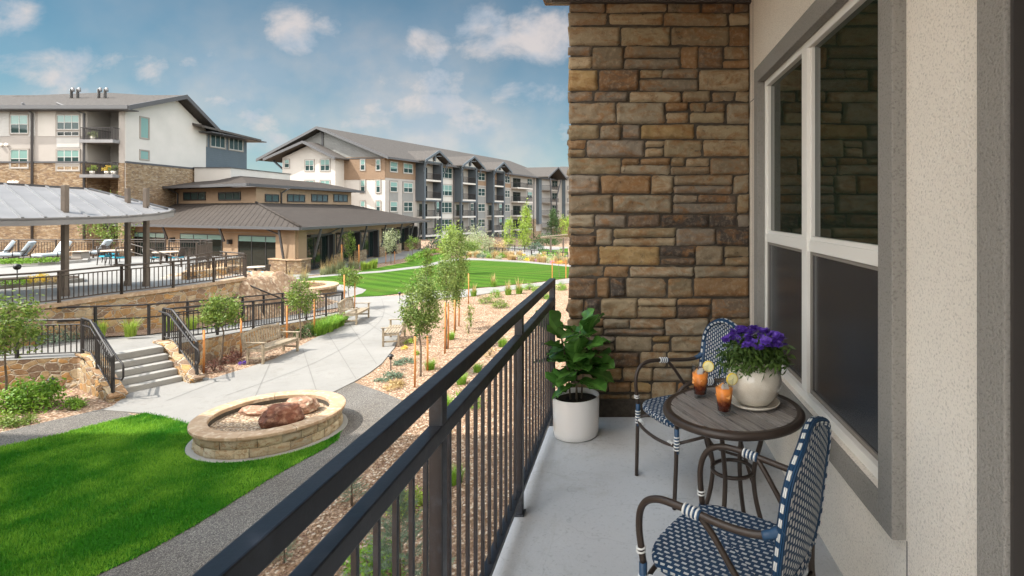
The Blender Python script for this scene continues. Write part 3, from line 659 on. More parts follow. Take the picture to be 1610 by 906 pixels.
def blades(name, n, m, parent=None, loc=None, r=.08, h=.4, w=.008, lean=.6, seed=1, curve=.5, base=(0, 0, 0)):
    g = np.random.default_rng(seed); a = g.uniform(0, 6.28, n); rr = r*np.sqrt(g.uniform(0, 1, n)); p = np.stack([np.cos(a)*rr, np.sin(a)*rr, np.zeros(n)], 1)+np.array(base)
    a2 = a+g.normal(size=n)*.7; H = h*g.uniform(.55, 1.05, n); ln = lean*g.uniform(.1, 1, n); o = np.stack([np.cos(a2), np.sin(a2), np.zeros(n)], 1); sx = np.stack([-np.sin(a2), np.cos(a2), np.zeros(n)], 1)*(w/2)
    up = np.array([0, 0, 1.]); m1 = p+up*(H*.55)[:, None]+o*(H*ln*.3)[:, None]; tp = p+up*(H*(1-curve*ln*.5))[:, None]+o*(H*ln)[:, None]
    q1 = np.stack([p-sx, p+sx, m1+sx*.8, m1-sx*.8], 1); q2 = np.stack([m1-sx*.8, m1+sx*.8, tp+sx*.1, tp-sx*.1], 1)
    v = np.concatenate([q1, q2]).reshape(-1, 3); t = g.uniform(0, 1, n); return quads(name, v, np.concatenate([t, t]), m, parent, loc)

# ------------------------------------------------------------------ bistro chairs
def rings(b, p, d, r, n, step, thick=.0035):
    d = Vector(d).normalized(); u = d.orthogonal().normalized(); w = d.cross(u)
    for i in range(n):
        c = Vector(p)+d*(i*step); b.tube([c+(u*math.cos(t)+w*math.sin(t))*(r) for t in [2*math.pi*k/14 for k in range(14)]], thick, 6, closed=True)
def make_chair(label):
    root = thing('bistro_chair', label, 'chair', group='woven bistro chairs at the round table')
    TR = .0115; hw, hb = .215, .20; yf, yb = -.215, .222; SH = .445
    # front legs run on into the arms
    for s in (-1, 1):
        q = MB(); q.tube(smooth_path([(s*(hw-.005), yf-.012, 0.004), (s*hw, yf-.004, .25), (s*hw, yf, SH-.02)], 4), TR); q.build('leg', 'chairtube', root)
        q = MB(); q.tube(smooth_path([(s*hw, yf, SH-.02), (s*(hw+.006), yf-.012, SH+.10), (s*(hw+.014), yf+.008, SH+.175), (s*(hw+.02), yf+.065, SH+.212), (s*(hw+.022), yf+.16, SH+.214), (s*(hw+.018), yf+.29, SH+.200), (s*(hw+.006), yb-.055, SH+.197), (s*(hb+.010), yb+.0, SH+.212), (s*(hb+.004), yb+.028, SH+.23)], 7), TR)
        q.tube(smooth_path([(s*(hw+.02), yf+.215, SH+.205), (s*(hw+.012), yf+.26, SH+.15), (s*(hw+.004), yf+.33, SH+.05), (s*(hb-.004), yb-.04, SH-.03)], 5), TR*.85); q.build('arm', 'chairtube', root)
        q = MB(); q.tube(smooth_path([(s*hb, yb-.01, SH+.02), (s*(hb-.005), yb-.005, .30), (s*(hb+.004), yb+.045, .12), (s*(hb+.01), yb+.085, .004)], 5), TR); q.build('leg', 'chairtube', root)
        wq = MB(); rings(wq, (s*(hw+.021), yf+.165, SH+.213), (0, 1, -.12), TR+.0025, 4, .0145, .0042); rings(wq, (s*hw, yf, SH-.13), (0, 0, 1), TR+.002, 5, .0165, .004)
        rings(wq, (s*(hw+.004), yf-.006, SH+.016), (0, 0, 1), TR+.002, 2, .012, .0035); rings(wq, (s*(hw-.03), yf-.004, SH-.113), (-s, -.15, -.02), TR, 4, .011, .0034)
        wq.build('cord_wrap', 'wrap_white', root)
        wq = MB(); rings(wq, (s*(hw+.021), yf+.172, SH+.212), (0, 1, -.12), TR+.0015, 4, .0145, .0042); wq.tube([(s*hw, yf, SH-.15), (s*hw, yf, SH-.02)], TR+.002)
        wq.tube(smooth_path([(s*(hw+.004), yb-.03, SH+.20), (s*(hb+.010), yb+.0, SH+.212), (s*(hb+.004), yb+.028, SH+.23)], 4), [TR+.002]*4+[TR+.005]*4+[TR+.009], 10); wq.build('cord_wrap', 'wrap_blue', root)
    q = MB(); q.tube(smooth_path([(-hw, yf, SH-.115), (-hw*.55, yf-.03, SH-.118), (0, yf-.038, SH-.12), (hw*.55, yf-.03, SH-.118), (hw, yf, SH-.115)], 5), TR*.8)
    for s in (-1, 1): q.tube([(s*hw, yf, SH-.10), (s*hb, yb-.01, SH-.10)], TR*.75)
    q.tube([(-hb, yb-.008, SH-.12), (hb, yb-.008, SH-.12)], TR*.75)
    q.tube(smooth_path([(-hb, yb+.03, .17), (0, yb-.02, .16), (hb, yb+.03, .17)], 5), TR*.7); q.build('stretcher', 'chairtube', root)
    # seat: rounded woven cushion, flat on top with rolled edge
    def outline(k, n=64, grow=0.0):
        t = 2*math.pi*k/n; c, s_ = math.cos(t), math.sin(t); e = 2/4.5
        x = math.copysign(abs(c)**e, c); y = math.copysign(abs(s_)**e, s_); y0 = y*(.228)+.008; wid = (hw+.012)*(1-.045*(y+1)/2-.02*abs(y)); return Vector((x*(wid+grow), y0-(.018*(1-x*x) if y < 0 else 0)*abs(y)+math.copysign(grow, y)*abs(y), 0))
    n = 64; lay = [(0, .0, 1), (.35, 0, 1), (.7, .0, 1), (.93, .0, 1), (.985, -.004, 1), (1.0, -.013, 1), (1.0, -.024, 1), (.985, -.034, 1), (.93, -.038, 1), (0, -.038, 1)]
    q = MB(); vs = []; 
    for (r_, z, _) in lay:
        for k in range(n):
            p = outline(k, n); zz = SH+z-.008*(1-r_*r_) if z > -.03 else SH+z; vs.append(Vector((p.x*max(r_, .001), .008+(p.y-.008)*max(r_, .001), zz)))
    fs = []; uvs = []; rim = [0]*len(lay)
    for i in range(len(lay)-1):
        for k in range(n):
            j = (k+1) % n; f = (i*n+k, i*n+j, (i+1)*n+j, (i+1)*n+k); fs.append(f)
            uvs.append([((vs[a].y if abs(vs[a].y) > -1 else 0)+(SH-vs[a].z)*1.0, vs[a].x) if abs(math.sin(2*math.pi*k/n)) > .75 else (vs[a].y, vs[a].x+math.copysign((SH-vs[a].z), vs[a].x)) for a in f])
    q.add(vs, fs, True, None, uvs); q.build('seat', 'weave_seat', root)
    # back: arched panel, hollowed, in a wrapped frame
    zb, zt = SH+.012, .905; H = zt-zb
    def backp(u, v, off=0):          # u -1..1, v 0..1
        z = zb+H*v; ww = hb+.008
        if v > .62: ww *= math.sqrt(max(0, 1-((v-.62)/.38)**2.3))
        if v < .22: ww *= 1-.28*(1-v/.22)**2
        x = u*ww; y = yb+.0+.038*v+.018*v*v+.032*(1-u*u)*math.sin(math.pi*min(1, v*1.0))**.5*(.4+.6*(1-v))+off
        return Vector((x, y, z))
    q = MB(); nu, nv = 16, 22; vs = []
    for o_ in (-.004, .007):
        for j in range(nv+1):
            for i in range(nu+1): vs.append(backp(-1+2*i/nu, j/nv*.995, o_))
    fs = []; uvs = []; N = (nu+1)*(nv+1)
    for o_ in (0, 1):
        for j in range(nv):
            for i in range(nu):
                a = o_*N+j*(nu+1)+i; f = (a, a+1, a+nu+2, a+nu+1) if o_ == 0 else (a, a+nu+1, a+nu+2, a+1); fs.append(f); uvs.append([(vs[k].x, vs[k].z) for k in f])
    q.add(vs, fs, True, None, uvs); q.build('backrest', 'weave_back', root)
    pts = [backp(-1, v/20) for v in range(0, 20)]+[backp(-1+2*k/10, .9925) for k in range(1, 10)]+[backp(1, v/20) for v in range(19, -1, -1)]
    pts = [backp(-1, 0)]+pts[1:]; arch = []
    for v in [i/24 for i in range(0, 24)]: arch.append(backp(-1, v))
    for k in range(-9, 10): arch.append(backp(k/10, .985+.012*(1-(k/10)**2)))
    arch = [backp(-1, i/28*.97) for i in range(28)]+[backp(1, i/28*.97) for i in range(27, -1, -1)]
    ap = smooth_path([arch[i] for i in range(0, 28, 3)]+[Vector((0, backp(0, 1).y-.012, zt+.004))]+[arch[i] for i in range(28, 56, 3)], 4)
    q = MB(); q.tube(ap, .0165, 10); q.tube(smooth_path([backp(-1, 0), backp(-.5, 0)+Vector((0, 0, -.012)), backp(0, 0)+Vector((0, 0, -.016)), backp(.5, 0)+Vector((0, 0, -.012)), backp(1, 0)], 4), .013, 10)
    q.build('back_frame', 'weave_wrap', root)
    q = MB()
    for s in (-1, 1): q.tube([(s*(hb-.002), yb-.008, SH-.02), (s*hb, yb+.016, SH+.16), (s*(hb-.006), yb+.034, SH+.30)], .0125, 10)
    q.build('back_frame', 'wrap_blue', root)
    return root
fz = FL
c1 = make_chair('blue and white woven bistro chair tucked behind the round table, against the stone wall')
c1.location = (.332, 3.20, fz); c1.rotation_euler.z = math.atan2(-.886, .4625)
c2 = make_chair('nearer blue and white woven bistro chair, in front of the round table')
c2.location = (.338, 1.866, fz); c2.rotation_euler.z = math.atan2(-.831, -.556)

# ------------------------------------------------------------------ round slatted table
TZ = fz+.72; tx, ty, tr = .442, 2.405, .287
tb = thing('bistro_table', 'round slatted wood table with a brown metal rim and curved legs', 'table', (tx, ty, fz))
q = MB(); q.tube([(tr*math.cos(t), tr*math.sin(t), .706) for t in [2*math.pi*k/64 for k in range(64)]], .0165, 12, closed=True)
q.lathe([(tr-.03, .717), (tr-.012, .721), (tr+.004, .719)], 64); q.build('rim', 'chairtube', tb)
pa = math.atan2(-.314, .147); ca, sa = math.cos(pa), math.sin(pa); pw = .064; rr = tr-.018; q = MB(); rgp = random.Random(3)
k = -5; 
while k*pw-.03 < rr:
    a, c = k*pw-.03, k*pw-.03+pw-.010; a, c = max(a, -rr+.004), min(c, rr-.004); k += 1
    if c-a < .01: continue
    mid = [a+(c-a)*i/4 for i in range(5)]; top = [(math.sqrt(rr*rr-y*y), y) for y in mid]; bot = [(-math.sqrt(rr*rr-y*y), y) for y in reversed(mid)]
    poly = [(x*ca-y*sa, x*sa+y*ca) for x, y in top+bot]; t0 = rgp.uniform(0, .9); n0 = len(q.f); b0 = len(q.v); q.prism(poly, .702, .7195)
    for fi in range(n0, len(q.f)):
        q.t[fi] = (t0,)*3; q.uv[fi] = [((q.v[v][0]*ca+q.v[v][1]*sa)+t0*7, (-q.v[v][0]*sa+q.v[v][1]*ca)+t0*3) for v in q.f[fi]]
q.build('tabletop', 'plank', tb)
q = MB(); q.lathe([(0, .680), (rr, .680), (rr, .688), (0, .688)], 40); q.build('table_frame', 'black', tb)
for a in (-28, 60, 150, 240):
    q = MB(); cs, sn = math.cos(R(a)), math.sin(R(a)); q.tube(smooth_path([(cs*r_, sn*r_, z) for r_, z in ((.135, .69), (.125, .60), (.100, .50), (.092, .42), (.112, .30), (.165, .15), (.235, .03), (.250, .004))], 5), .0105, 10); q.build('leg', 'chairtube', tb)
q = MB(); q.tube([(.088*math.cos(t), .088*math.sin(t), .45) for t in [2*math.pi*k/32 for k in range(32)]], .0085, 8, closed=True); q.build('ring', 'chairtube', tb)

# ------------------------------------------------------------------ two glasses of iced tea
def make_tea(label, loc, seed, ang):
    g = random.Random(seed); root = thing('iced_tea', label, 'drink', loc, 0, 'glasses of iced tea on the table')
    q = MB(); q.lathe([(0, .0), (.027, .0), (.0285, .004), (.0395, .150), (.0405, .153), (.0385, .153), (.0275, .018), (.0, .014)], 32); q.build('glass', 'clear', root)
    q = MB(); q.lathe([(0, .0142), (.0272, .0182), (.0362, .112), (.0, .112)], 32); q.build('tea', 'tea', root)
    for k in range(9):
        s_ = g.uniform(.011, .014); z = .070+k*.0062 if k < 7 else .112+g.uniform(0, .005); a = k*2.4+g.random(); r_ = .0175 if k < 7 else .012
        mt = Matrix.Translation((r_*math.cos(a)*(1.15 if k < 7 else 1), r_*math.sin(a)*(1.15 if k < 7 else 1), z)) @ Matrix.Rotation(g.uniform(0, 3), 4, Vector((g.random(), g.random(), g.random())).normalized())
        q = MB(); q.box(-s_, s_, -s_, s_, -s_*.8, s_*.8, tf=lambda v: mt @ v, bev=.004); q.build('ice_cube', 'ice' if k < 7 else 'ice_top', root)
    ca_, sa_ = math.cos(ang), math.sin(ang)
    mt = Matrix.Translation((.037*ca_, .037*sa_, .143)) @ Matrix.Rotation(ang, 4, 'Z') @ Matrix.Rotation(R(90), 4, 'X') @ Matrix.Rotation(R(14), 4, 'Z')
    q = MB(); q.lathe([(0, -.0032), (.0225, -.0032), (.0225, .0032), (0, .0032)], 28, tf=lambda v: mt @ v, smooth=False); ls = q.build('lemon_slice', 'lemon', root)
    q = MB(); q.lathe([(.0222, -.0040), (.0255, -.0035), (.0260, 0), (.0255, .0035), (.0222, .0040)], 28, tf=lambda v: mt @ v); q.build('rind', 'lemon_rind', ls)
make_tea('iced tea glass with a lemon slice, the farther glass toward the stone wall', (.316, 2.525, TZ), 4, R(-10))
make_tea('iced tea glass with a lemon slice, the nearer glass beside the flower pot', (.390, 2.315, TZ), 9, R(18))

# ------------------------------------------------------------------ asters in a cream pot
pf = thing('potted_asters', 'purple asters in a round cream glazed pot on a saucer, on the table', 'potted flowers', (.540, 2.425, TZ)); pf.scale = (1.12,)*3
q = MB(); q.lathe([(0, .002), (.075, .002), (.092, .010), (.099, .019), (.097, .020), (.086, .012), (.05, .009), (0, .009)], 48); q.build('saucer', 'glaze', pf)
q = MB(); q.lathe([(0, .012), (.055, .012), (.066, .018), (.088, .045), (.102, .080), (.105, .105), (.099, .135), (.086, .156), (.079, .166), (.080, .172), (.085, .178), (.083, .182), (.076, .180), (.072, .168), (0, .160)], 48); q.build('pot', 'glaze', pf)
q = MB(); q.lathe([(0, .166), (.074, .166)], 24); q.build('soil', 'soil', pf)
leaves('foliage', 3200, 'leaf_aster', pf, rad=(.112, .112, .070), centre=(.0, 0, .205), size=.030, aspect=.28, clumps=60, spread=.4, seed=5, hollow=.3, droop=.35)
fl = MB(); np_ = 22
for k in range(np_):
    a = 2*math.pi*k/np_; c, s_ = math.cos(a), math.sin(a); o_ = .0; r0, r1 = .003, .0150+.002*math.sin(k*5); w = .0020; up_ = .003+.0012*(k % 3)
    fl.add([(c*r0-s_*w*.5, s_*r0+c*w*.5, .002), (c*r0+s_*w*.5, s_*r0-c*w*.5, .002), (c*r1+s_*w, s_*r1-c*w, up_), (c*r1-s_*w, s_*r1+c*w, up_)], [(0, 1, 2, 3)], False, (.3+.6*((k*7) % 5)/5,)*3)
for k in range(14):
    a = 2*math.pi*k/14+.2; c, s_ = math.cos(a), math.sin(a); r1 = .0095; w = .0022
    fl.add([(c*.002-s_*w*.5, s_*.002+c*w*.5, .004), (c*.002+s_*w*.5, s_*.002-c*w*.5, .004), (c*r1+s_*w, s_*r1-c*w, .0085), (c*r1-s_*w, s_*r1+c*w, .0085)], [(0, 1, 2, 3)], False, (.1+.5*((k*3) % 4)/4,)*3)
g = random.Random(21); f0 = None
for k in range(92):
    for _ in range(30):
        a, r_ = g.uniform(0, 6.283), math.sqrt(g.random()); x, y = .0+r_*.122*math.cos(a), r_*.122*math.sin(a)
        if y < .09 or g.random() < .4: break
    z = .225+.062*math.sqrt(max(0, 1-r_*r_*.95))+g.uniform(-.012, .012)
    if f0 is None: f0 = fl.build('flower', 'violet', pf); o = f0
    else: o = f0.copy(); COL.objects.link(o)
    o.location = (x, y, z); o.rotation_euler = (g.uniform(-.5, .5)-y*4, g.uniform(-.5, .5)+x*4, g.uniform(0, 6)); o.scale = (g.uniform(.85, 1.3),)*3

# ------------------------------------------------------------------ fiddle leaf fig
ff = thing('potted_fig', 'fiddle leaf fig in a white cylinder pot between the railing and the stone wall', 'potted plant', (-.385, 3.885, fz))
q = MB(); q.lathe([(0, .004), (.143, .004), (.152, .010), (.160, .05), (.1625, .272), (.162, .28), (.156, .28), (.155, .272), (.154, .24), (0, .24)], 56); q.build('pot', 'ceramic', ff)
q = MB(); q.lathe([(0, 0.001), (.135, .001), (.135, .012), (0, .012)], 40); q.build('pot_foot', 'teak', ff)
q = MB(); q.lathe([(0, .25), (.155, .245)], 24); q.build('soil', 'soil', ff)
g = random.Random(8); stems = [(.0, .0, .03, -.02, .56), (.035, .02, .09, .03, .52), (-.04, .0, -.10, -.02, .50), (.01, -.04, .0, -.09, .36)]
for (x, y, X, Y, h) in stems:
    q = MB(); q.tube(smooth_path([(x, y, .24), (x+(X-x)*.3, y+(Y-y)*.3, .24+(h-.02)*.45), (X, Y, .24+h*.88)], 5), [.0065]*11, 8); q.build('stem', 'bark', ff)
def figleaf(L, Wd, curl):
    q = MB(); nx, ny = 8, 12; vs = []
    for j in range(ny+1):
        t = j/ny; w = Wd*(math.sin(math.pi*min(1, t*.98+.02)**1.35)**.75)*(1-.22*math.exp(-((t-.38)/.12)**2)); w = max(w, .003)
        for i in range(nx+1):
            s_ = -1+2*i/nx; rip = .010*math.sin(t*19+s_*2.5)*abs(s_)**1.5; vs.append((s_*w*.5, t*L, -curl*L*t*t+.28*abs(s_)*w*.5+rip+.004*math.cos(t*38)*abs(s_)))
    fs = [(j*(nx+1)+i, j*(nx+1)+i+1, (j+1)*(nx+1)+i+1, (j+1)*(nx+1)+i) for j in range(ny) for i in range(nx)]
    for fi, f in enumerate(fs):
        e = abs((fi % nx)-3.5); q.add([vs[k] for k in f], [(0, 1, 2, 3)], True, (.75 if e < 1 else .25+.1*((fi//nx) % 2),)*3)
    q.tube([(0, -.035, -.002), (0, L*.3, -curl*L*.09-.001), (0, L*.8, -curl*L*.64-.001)], [.0028, .002, .0008], 5, tf=None)
    bm = bmesh.new(); o = q.build('leaf', 'fiddle', ff); bm.from_mesh(o.data); bmesh.ops.remove_doubles(bm, verts=bm.verts[:], dist=.0002); bm.to_mesh(o.data); bm.free(); return o
protos = [figleaf(.25, .215, .15), figleaf(.225, .195, .32), figleaf(.19, .165, .1)]
k = 0
specs = []
for si, (x, y, X, Y, h) in enumerate(stems):
    nl = (9, 8, 9, 7)[si]
    for i in range(nl):
        f = .42+.58*i/(nl-1); px_, py_ = x+(X-x)*f, y+(Y-y)*f; pz_ = .24+h*.88*f; a = i*2.4+si*1.1; tilt = .95-1.2*f+g.uniform(-.2, .15) if i < nl-1 else -.95
        specs.append((px_, py_, pz_, a, -tilt if False else tilt))
for i, (x, y, z, a, tilt) in enumerate(specs):
    pr = protos[i % 3]
    if i < 3: o = pr
    else: o = pr.copy(); COL.objects.link(o)
    if y*0+math.sin(a) > .6 and z < .4: a += 1.5
    o.location = (x, y, z); o.rotation_mode = 'XYZ'; o.rotation_euler = (-tilt+.15, g.uniform(-.3, .3), a-math.pi/2); sc_ = g.uniform(.95, 1.2); o.scale = (sc_,)*3

# ------------------------------------------------------------------ wall frames for buildings
class WF:
    def __init__(s, p0, t, n=None):
        s.p = Vector((p0[0], p0[1], 0)); s.t = Vector((t[0], t[1], 0)).normalized(); s.n = Vector((s.t.y, -s.t.x, 0))
        if n is not None and s.n.dot(Vector((n[0], n[1], 0))) < 0: s.n = -s.n
    def at(s, a, z, d=0): q = s.p+s.t*a+s.n*d; return Vector((q.x, q.y, z))
    def su(s, u, d=0):                 # where the sight line of column u meets this wall
        k = (u-U0)/FPX; q = s.p+s.n*d; return (k*q.y-q.x)/(s.t.x-k*s.t.y)
    def zv(s, u, v, d=0): q = s.at(s.su(u, d), 0, d); return CZ-(v-V0)/FPX*q.y
    def box(s, b, a0, a1, z0, z1, d0, d1, bev=0):
        if a0 > a1: a0, a1 = a1, a0
        vs = [s.at(a, z, d) for a in (a0, a1) for d in (d0, d1) for z in (z0, z1)]
        fl_ = s.t.cross(s.n).z > 0
        fs = [(0, 1, 3, 2), (4, 6, 7, 5), (0, 4, 5, 1), (2, 3, 7, 6), (0, 2, 6, 4), (1, 5, 7, 3)]
        b.add(vs, fs if fl_ else [tuple(reversed(f)) for f in fs])
def window(par, f, a0, a1, z0, z1, cols=2, rows=2, frame='white', trim='trim_taupe', glass='bglass', d=0.0, tw=.12, split=.5, blind=None, fw=.05):
    b = MB(); w = f.box
    if a0 > a1: a0, a1 = a1, a0
    for (p, q, r_, s_) in ((a0, a0+fw, z0, z1), (a1-fw, a1, z0, z1), (a0+fw, a1-fw, z0, z0+fw), (a0+fw, a1-fw, z1-fw, z1)): w(b, p, q, r_, s_, d+.0, d+.05)
    for i in range(1, cols): x = a0+(a1-a0)*i/cols; w(b, x-fw*.5, x+fw*.5, z0+fw, z1-fw, d, d+.045)
    if rows == 2: zz = z0+(z1-z0)*split; w(b, a0+fw, a1-fw, zz-fw*.45, zz+fw*.45, d, d+.042)
    wo = b.build('window', 'far_vinyl' if frame == 'white' else frame, par)
    b = MB(); w(b, a0+fw*.5, a1-fw*.5, z0+fw*.5, z1-fw*.5, d+.005, d+.02); b.build('pane', glass, wo)
    if blind:
        b = MB(); w(b, a0+fw, a1-fw, z0+(z1-z0)*blind, z1-fw, d+.021, d+.028); b.build('blind', 'blind', wo)
    if trim:
        b = MB()
        for (p, q, r_, s_) in ((a0-tw, a0, z0-tw, z1+tw), (a1, a1+tw, z0-tw, z1+tw), (a0, a1, z0-tw, z0), (a0, a1, z1, z1+tw)): w(b, p, q, r_, s_, d, d+.07)
        b.build('trim', trim, wo)
    return wo
def balcony(par, f, a0, a1, z, dd0, dd1, rail='iron', fasc='trim_taupe', sides=True, h=1.07):
    if a0 > a1: a0, a1 = a1, a0
    b = MB(); f.box(b, a0, a1, z-.28, z, dd0, dd1); b.build('balcony_floor', fasc, par)
    b = MB(); f.box(b, a0+.04, a1-.04, z+h-.05, z+h, dd1-.08, dd1-.03); f.box(b, a0+.04, a1-.04, z+.08, z+.12, dd1-.075, dd1-.035)
    n = max(2, int((a1-a0)/.13))
    for i in range(n+1): a = a0+.05+(a1-a0-.1)*i/n; f.box(b, a-.01, a+.01, z+.1, z+h-.03, dd1-.065, dd1-.045)
    if sides:
        for a in (a0+.05, a1-.05):
            f.box(b, a-.02, a+.02, z+h-.05, z+h, dd0, dd1-.08); 
            for k in range(int((dd1-dd0)/.13)): f.box(b, a-.01, a+.01, z+.05, z+h-.03, dd0+.1+k*.13, dd0+.12+k*.13)
    b.build('balcony_rail', rail, par)
def roofpoly(par, name, pts, m, th=.18):
    pts = [Vector(p) for p in pts]; n = (pts[1]-pts[0]).cross(pts[2]-pts[0]).normalized()
    if n.z < 0: n = -n; pts.reverse()
    b = MB(); k = len(pts); b.add(pts+[p-Vector((0, 0, th)) for p in pts], [tuple(range(k)), tuple(range(2*k-1, k-1, -1))]+[(i, i+k, (i+1) % k+k, (i+1) % k) for i in range(k)]); return b.build(name, m, par)
def edge_strip(par, name, a, c, m, w=.08, h=.25, up=0):
    a, c = Vector(a), Vector(c); d = (c-a); n = Vector((d.y, -d.x, 0)).normalized()*w; z = Vector((0, 0, h)); u_ = Vector((0, 0, up))
    b = MB(); vs = [a+n+u_, a-n+u_, c-n+u_, c+n+u_]; b.add(vs+[v-z for v in vs], [(0, 1, 2, 3), (7, 6, 5, 4), (0, 4, 5, 1), (1, 5, 6, 2), (2, 6, 7, 3), (3, 7, 4, 0)]); return b.build(name, m, par)

# ------------------------------------------------------------------ three-storey building on the left
BP = []
LB = thing('apartment_building', 'white apartment building with stone ground floor and stacked corner balconies, at the left', 'building', (0, 0, 0), group='apartment buildings around the courtyard')
XC, YC = -44.8, 49.0
F = WF((XC, YC), (-1, 0), (0, -1)); Gs = WF((XC, YC), (0, 1), (1, 0))
zT, zS = 13.75, 8.85
aB0, aB1 = F.su(187), F.su(137)      # balcony recess
b = MB(); 
F.box(b, aB1, 40, zS, zT, -8.8, 0); F.box(b, aB0-.0, aB1, zS-1.0, zT, -8.8, -2.2); F.box(b, .02, aB0, zS, zT, -8.8, .015); b.build('wall', 'white_wall2', LB)
b = MB(); F.box(b, aB1-.02, 40, 0, zS, -8.8, .04); F.box(b, .03, aB0+.02, 0, zS, -8.8, .06); F.box(b, aB0, aB1, 0, zS-1.0, -8.8, -2.16); o = b.build('stone_base', 'bldstone', LB)
b = MB(); F.box(b, aB1, 40, zS, zS+.15, 0, .1); Gs.box(b, 0, 9.4, zS+.0, zS+.18, .0, .12); b.build('band', 'trim_dark', LB)
# gable side wall
zr = 16.0
b = MB(); ye = 9.3; pk = 5.4
pg = [(0, 0), (ye, 0), (ye, 13.2), (pk, zr-.35), (0, zT)]
vs = [Gs.at(a+(.02 if a == 0 else 0), z, .02) for a, z in pg]+[Gs.at(a+(.02 if a == 0 else 0), z, -.3) for a, z in pg]; b.add(vs, [(4, 3, 2, 1, 0), (5, 6, 7, 8, 9)]+[(i, (i+1) % 5, (i+1) % 5+5, i+5) for i in range(5)]); b.build('gable_wall', 'white_wall', LB)
b = MB(); Gs.box(b, .03, ye, 0, zS, .02, .10); b.build('stone_base', 'bldstone', LB)
for (u0, u1, v0, v1) in ((220, 233, 185, 217.5), (219.7, 233, 237, 251)):
    window(LB, Gs, Gs.su(u0), Gs.su(u1), Gs.zv(226, v1), Gs.zv(226, v0), 1, 1, 'trim_taupe', 'trim_taupe', 'blind', .02, .08)
# front windows
def lbw(u0, u1, v0, v1, c, bl=.5, **k): window(LB, F, F.su(u0), F.su(u1), F.zv(u0, v1), F.zv(u0, v0), c, 2, glass='bglass', blind=bl, tw=.1, **k)
for (v0, v1) in ((181, 210), (235.5, 264)): lbw(17, 44.5, v0, v1, 2)
for (v0, v1) in ((181, 204), (236, 258)):
    lbw(90, 125, v0, v1, 3)
    window(LB, F, F.su(90), F.su(125), F.zv(90, v1+10), F.zv(90, v1+3), 3, 1, 'white', 'trim_taupe', 'bglass_dark', tw=.1)
b = MB(); F.box(b, F.su(125.5), F.su(89.5), F.zv(90, 232), F.zv(90, 215.5), 0, .03); b.build('siding_panel', 'pale_siding', LB)
for (u0, u1) in ((0, 17), (45, 56), (60, 89), (127, 136)):
    b = MB(); F.box(b, F.su(u1-.6), F.su(u0), F.zv(50, 214.5), zT-.1, 0, .03); b.build('siding_panel', 'white_wall', LB) if u0 > 50 else b.build('siding_panel', 'pale_siding', LB)
for u0, u1 in ((-30, 5), (17, 43), (89, 125)): window(LB, F, F.su(u0), F.su(u1), F.zv(30, 306), F.zv(30, 294), 3, 1, 'trim_dark', None, 'bglass_dark', .04)
for u in (52.5,):
    b = MB(); b.tube([F.at(F.su(u), 14.0, .9), F.at(F.su(u), 13.2, .12), F.at(F.su(u), 2, .12)], .09, 8); b.build('downpipe', 'trim_dark', LB)
b = MB(); b.tube([F.at(F.su(134)+1.6, 14.0, .9), F.at(F.su(134), 13.2, .12), F.at(F.su(134), 2, .12)], .09, 8); b.build('downpipe', 'trim_dark', LB)
for u in (3, 12, 17.5, 23, 28.5):
    b = MB(); v = 228 if u < 13 else 287; b.lathe([(0, .0), (.14, 0), (.14, .16), (.1, .22), (0, .24)], 10, tf=lambda q: F.at(F.su(u)+q.x, F.zv(u, v)+q.y, q.z)); b.build('vent', 'white', LB)
for zf, vv in ((F.zv(160, 221), 0), (F.zv(160, 275), 1)):
    balcony(LB, F, aB0-.1, aB1, zf, -2.2, .7, fasc='zinc')
    window(LB, F, aB1-.9, aB1-2.0, zf+.05, zf+2.2, 1, 1, 'trim_dark', 'trim_taupe', 'bglass_dark', -2.2, .1)
    window(LB, F, aB0+.1, aB0+1.0, zf+.5, zf+2.3, 1, 2, 'white', 'trim_taupe', 'bglass', -2.2, .1, blind=.5)
for i, (u, dz, m_, lab) in enumerate(((147, 0, 'leaf_lime', 'yellow-green potted plant on the lower balcony of the left building'), (170, 0, 'yellow', 'orange and yellow flower box on the lower balcony, right side'), (180, 0, 'leaf', 'green potted plant in the right corner of the lower balcony'), (148, 1, 'leaf_pale', 'pale potted plant on the upper balcony of the left building'))):
    z_ = F.zv(160, 275 if not dz else 221); q_ = F.at(F.su(u), z_, .1); BP.append((q_, m_, lab))
# roofs
ov = .9; e0 = F.at(-1.0, 13.85, ov); e1 = F.at(42, 13.85, ov); ry = Gs.at(pk, zr, 1.1); rl = Vector((ry.x-44, ry.y, zr)); eb = Gs.at(ye+.9, 12.95, 1.1)
roofpoly(LB, 'roof', [Gs.at(-ov, 13.75, 1.1), ry, rl, F.at(43, 13.75, ov)], 'shingle', .2)
roofpoly(LB, 'roof', [eb, ry, rl, Vector((rl.x, eb.y+4, 11.5)), Vector((eb.x, eb.y, eb.z))], 'shingle', .2)
edge_strip(LB, 'fascia', Gs.at(-ov, 13.8, 1.12), Gs.at(pk, zr+.05, 1.12), 'trim_dark', .07, .42); edge_strip(LB, 'fascia', Gs.at(pk, zr+.05, 1.12), Gs.at(ye+.95, 13.0, 1.12), 'trim_dark', .07, .42)
edge_strip(LB, 'fascia', F.at(-1.1, 13.8, ov+.02), F.at(43, 13.8, ov+.02), 'trim_dark', .07, .32)
b = MB(); F.box(b, -1.05, 42, 13.42, 13.5, -.2, ov); b.build('soffit', 'trim_dark', LB)
q = Vector((XC-9, YC+pk-.8, zr-.25)); roofpoly(LB, 'roof', [q+Vector((-6, 0, 0)), q+Vector((-1, 4, 1.2)), q+Vector((5, 4.5, .9)), q+Vector((3, .5, .1))], 'shingle')
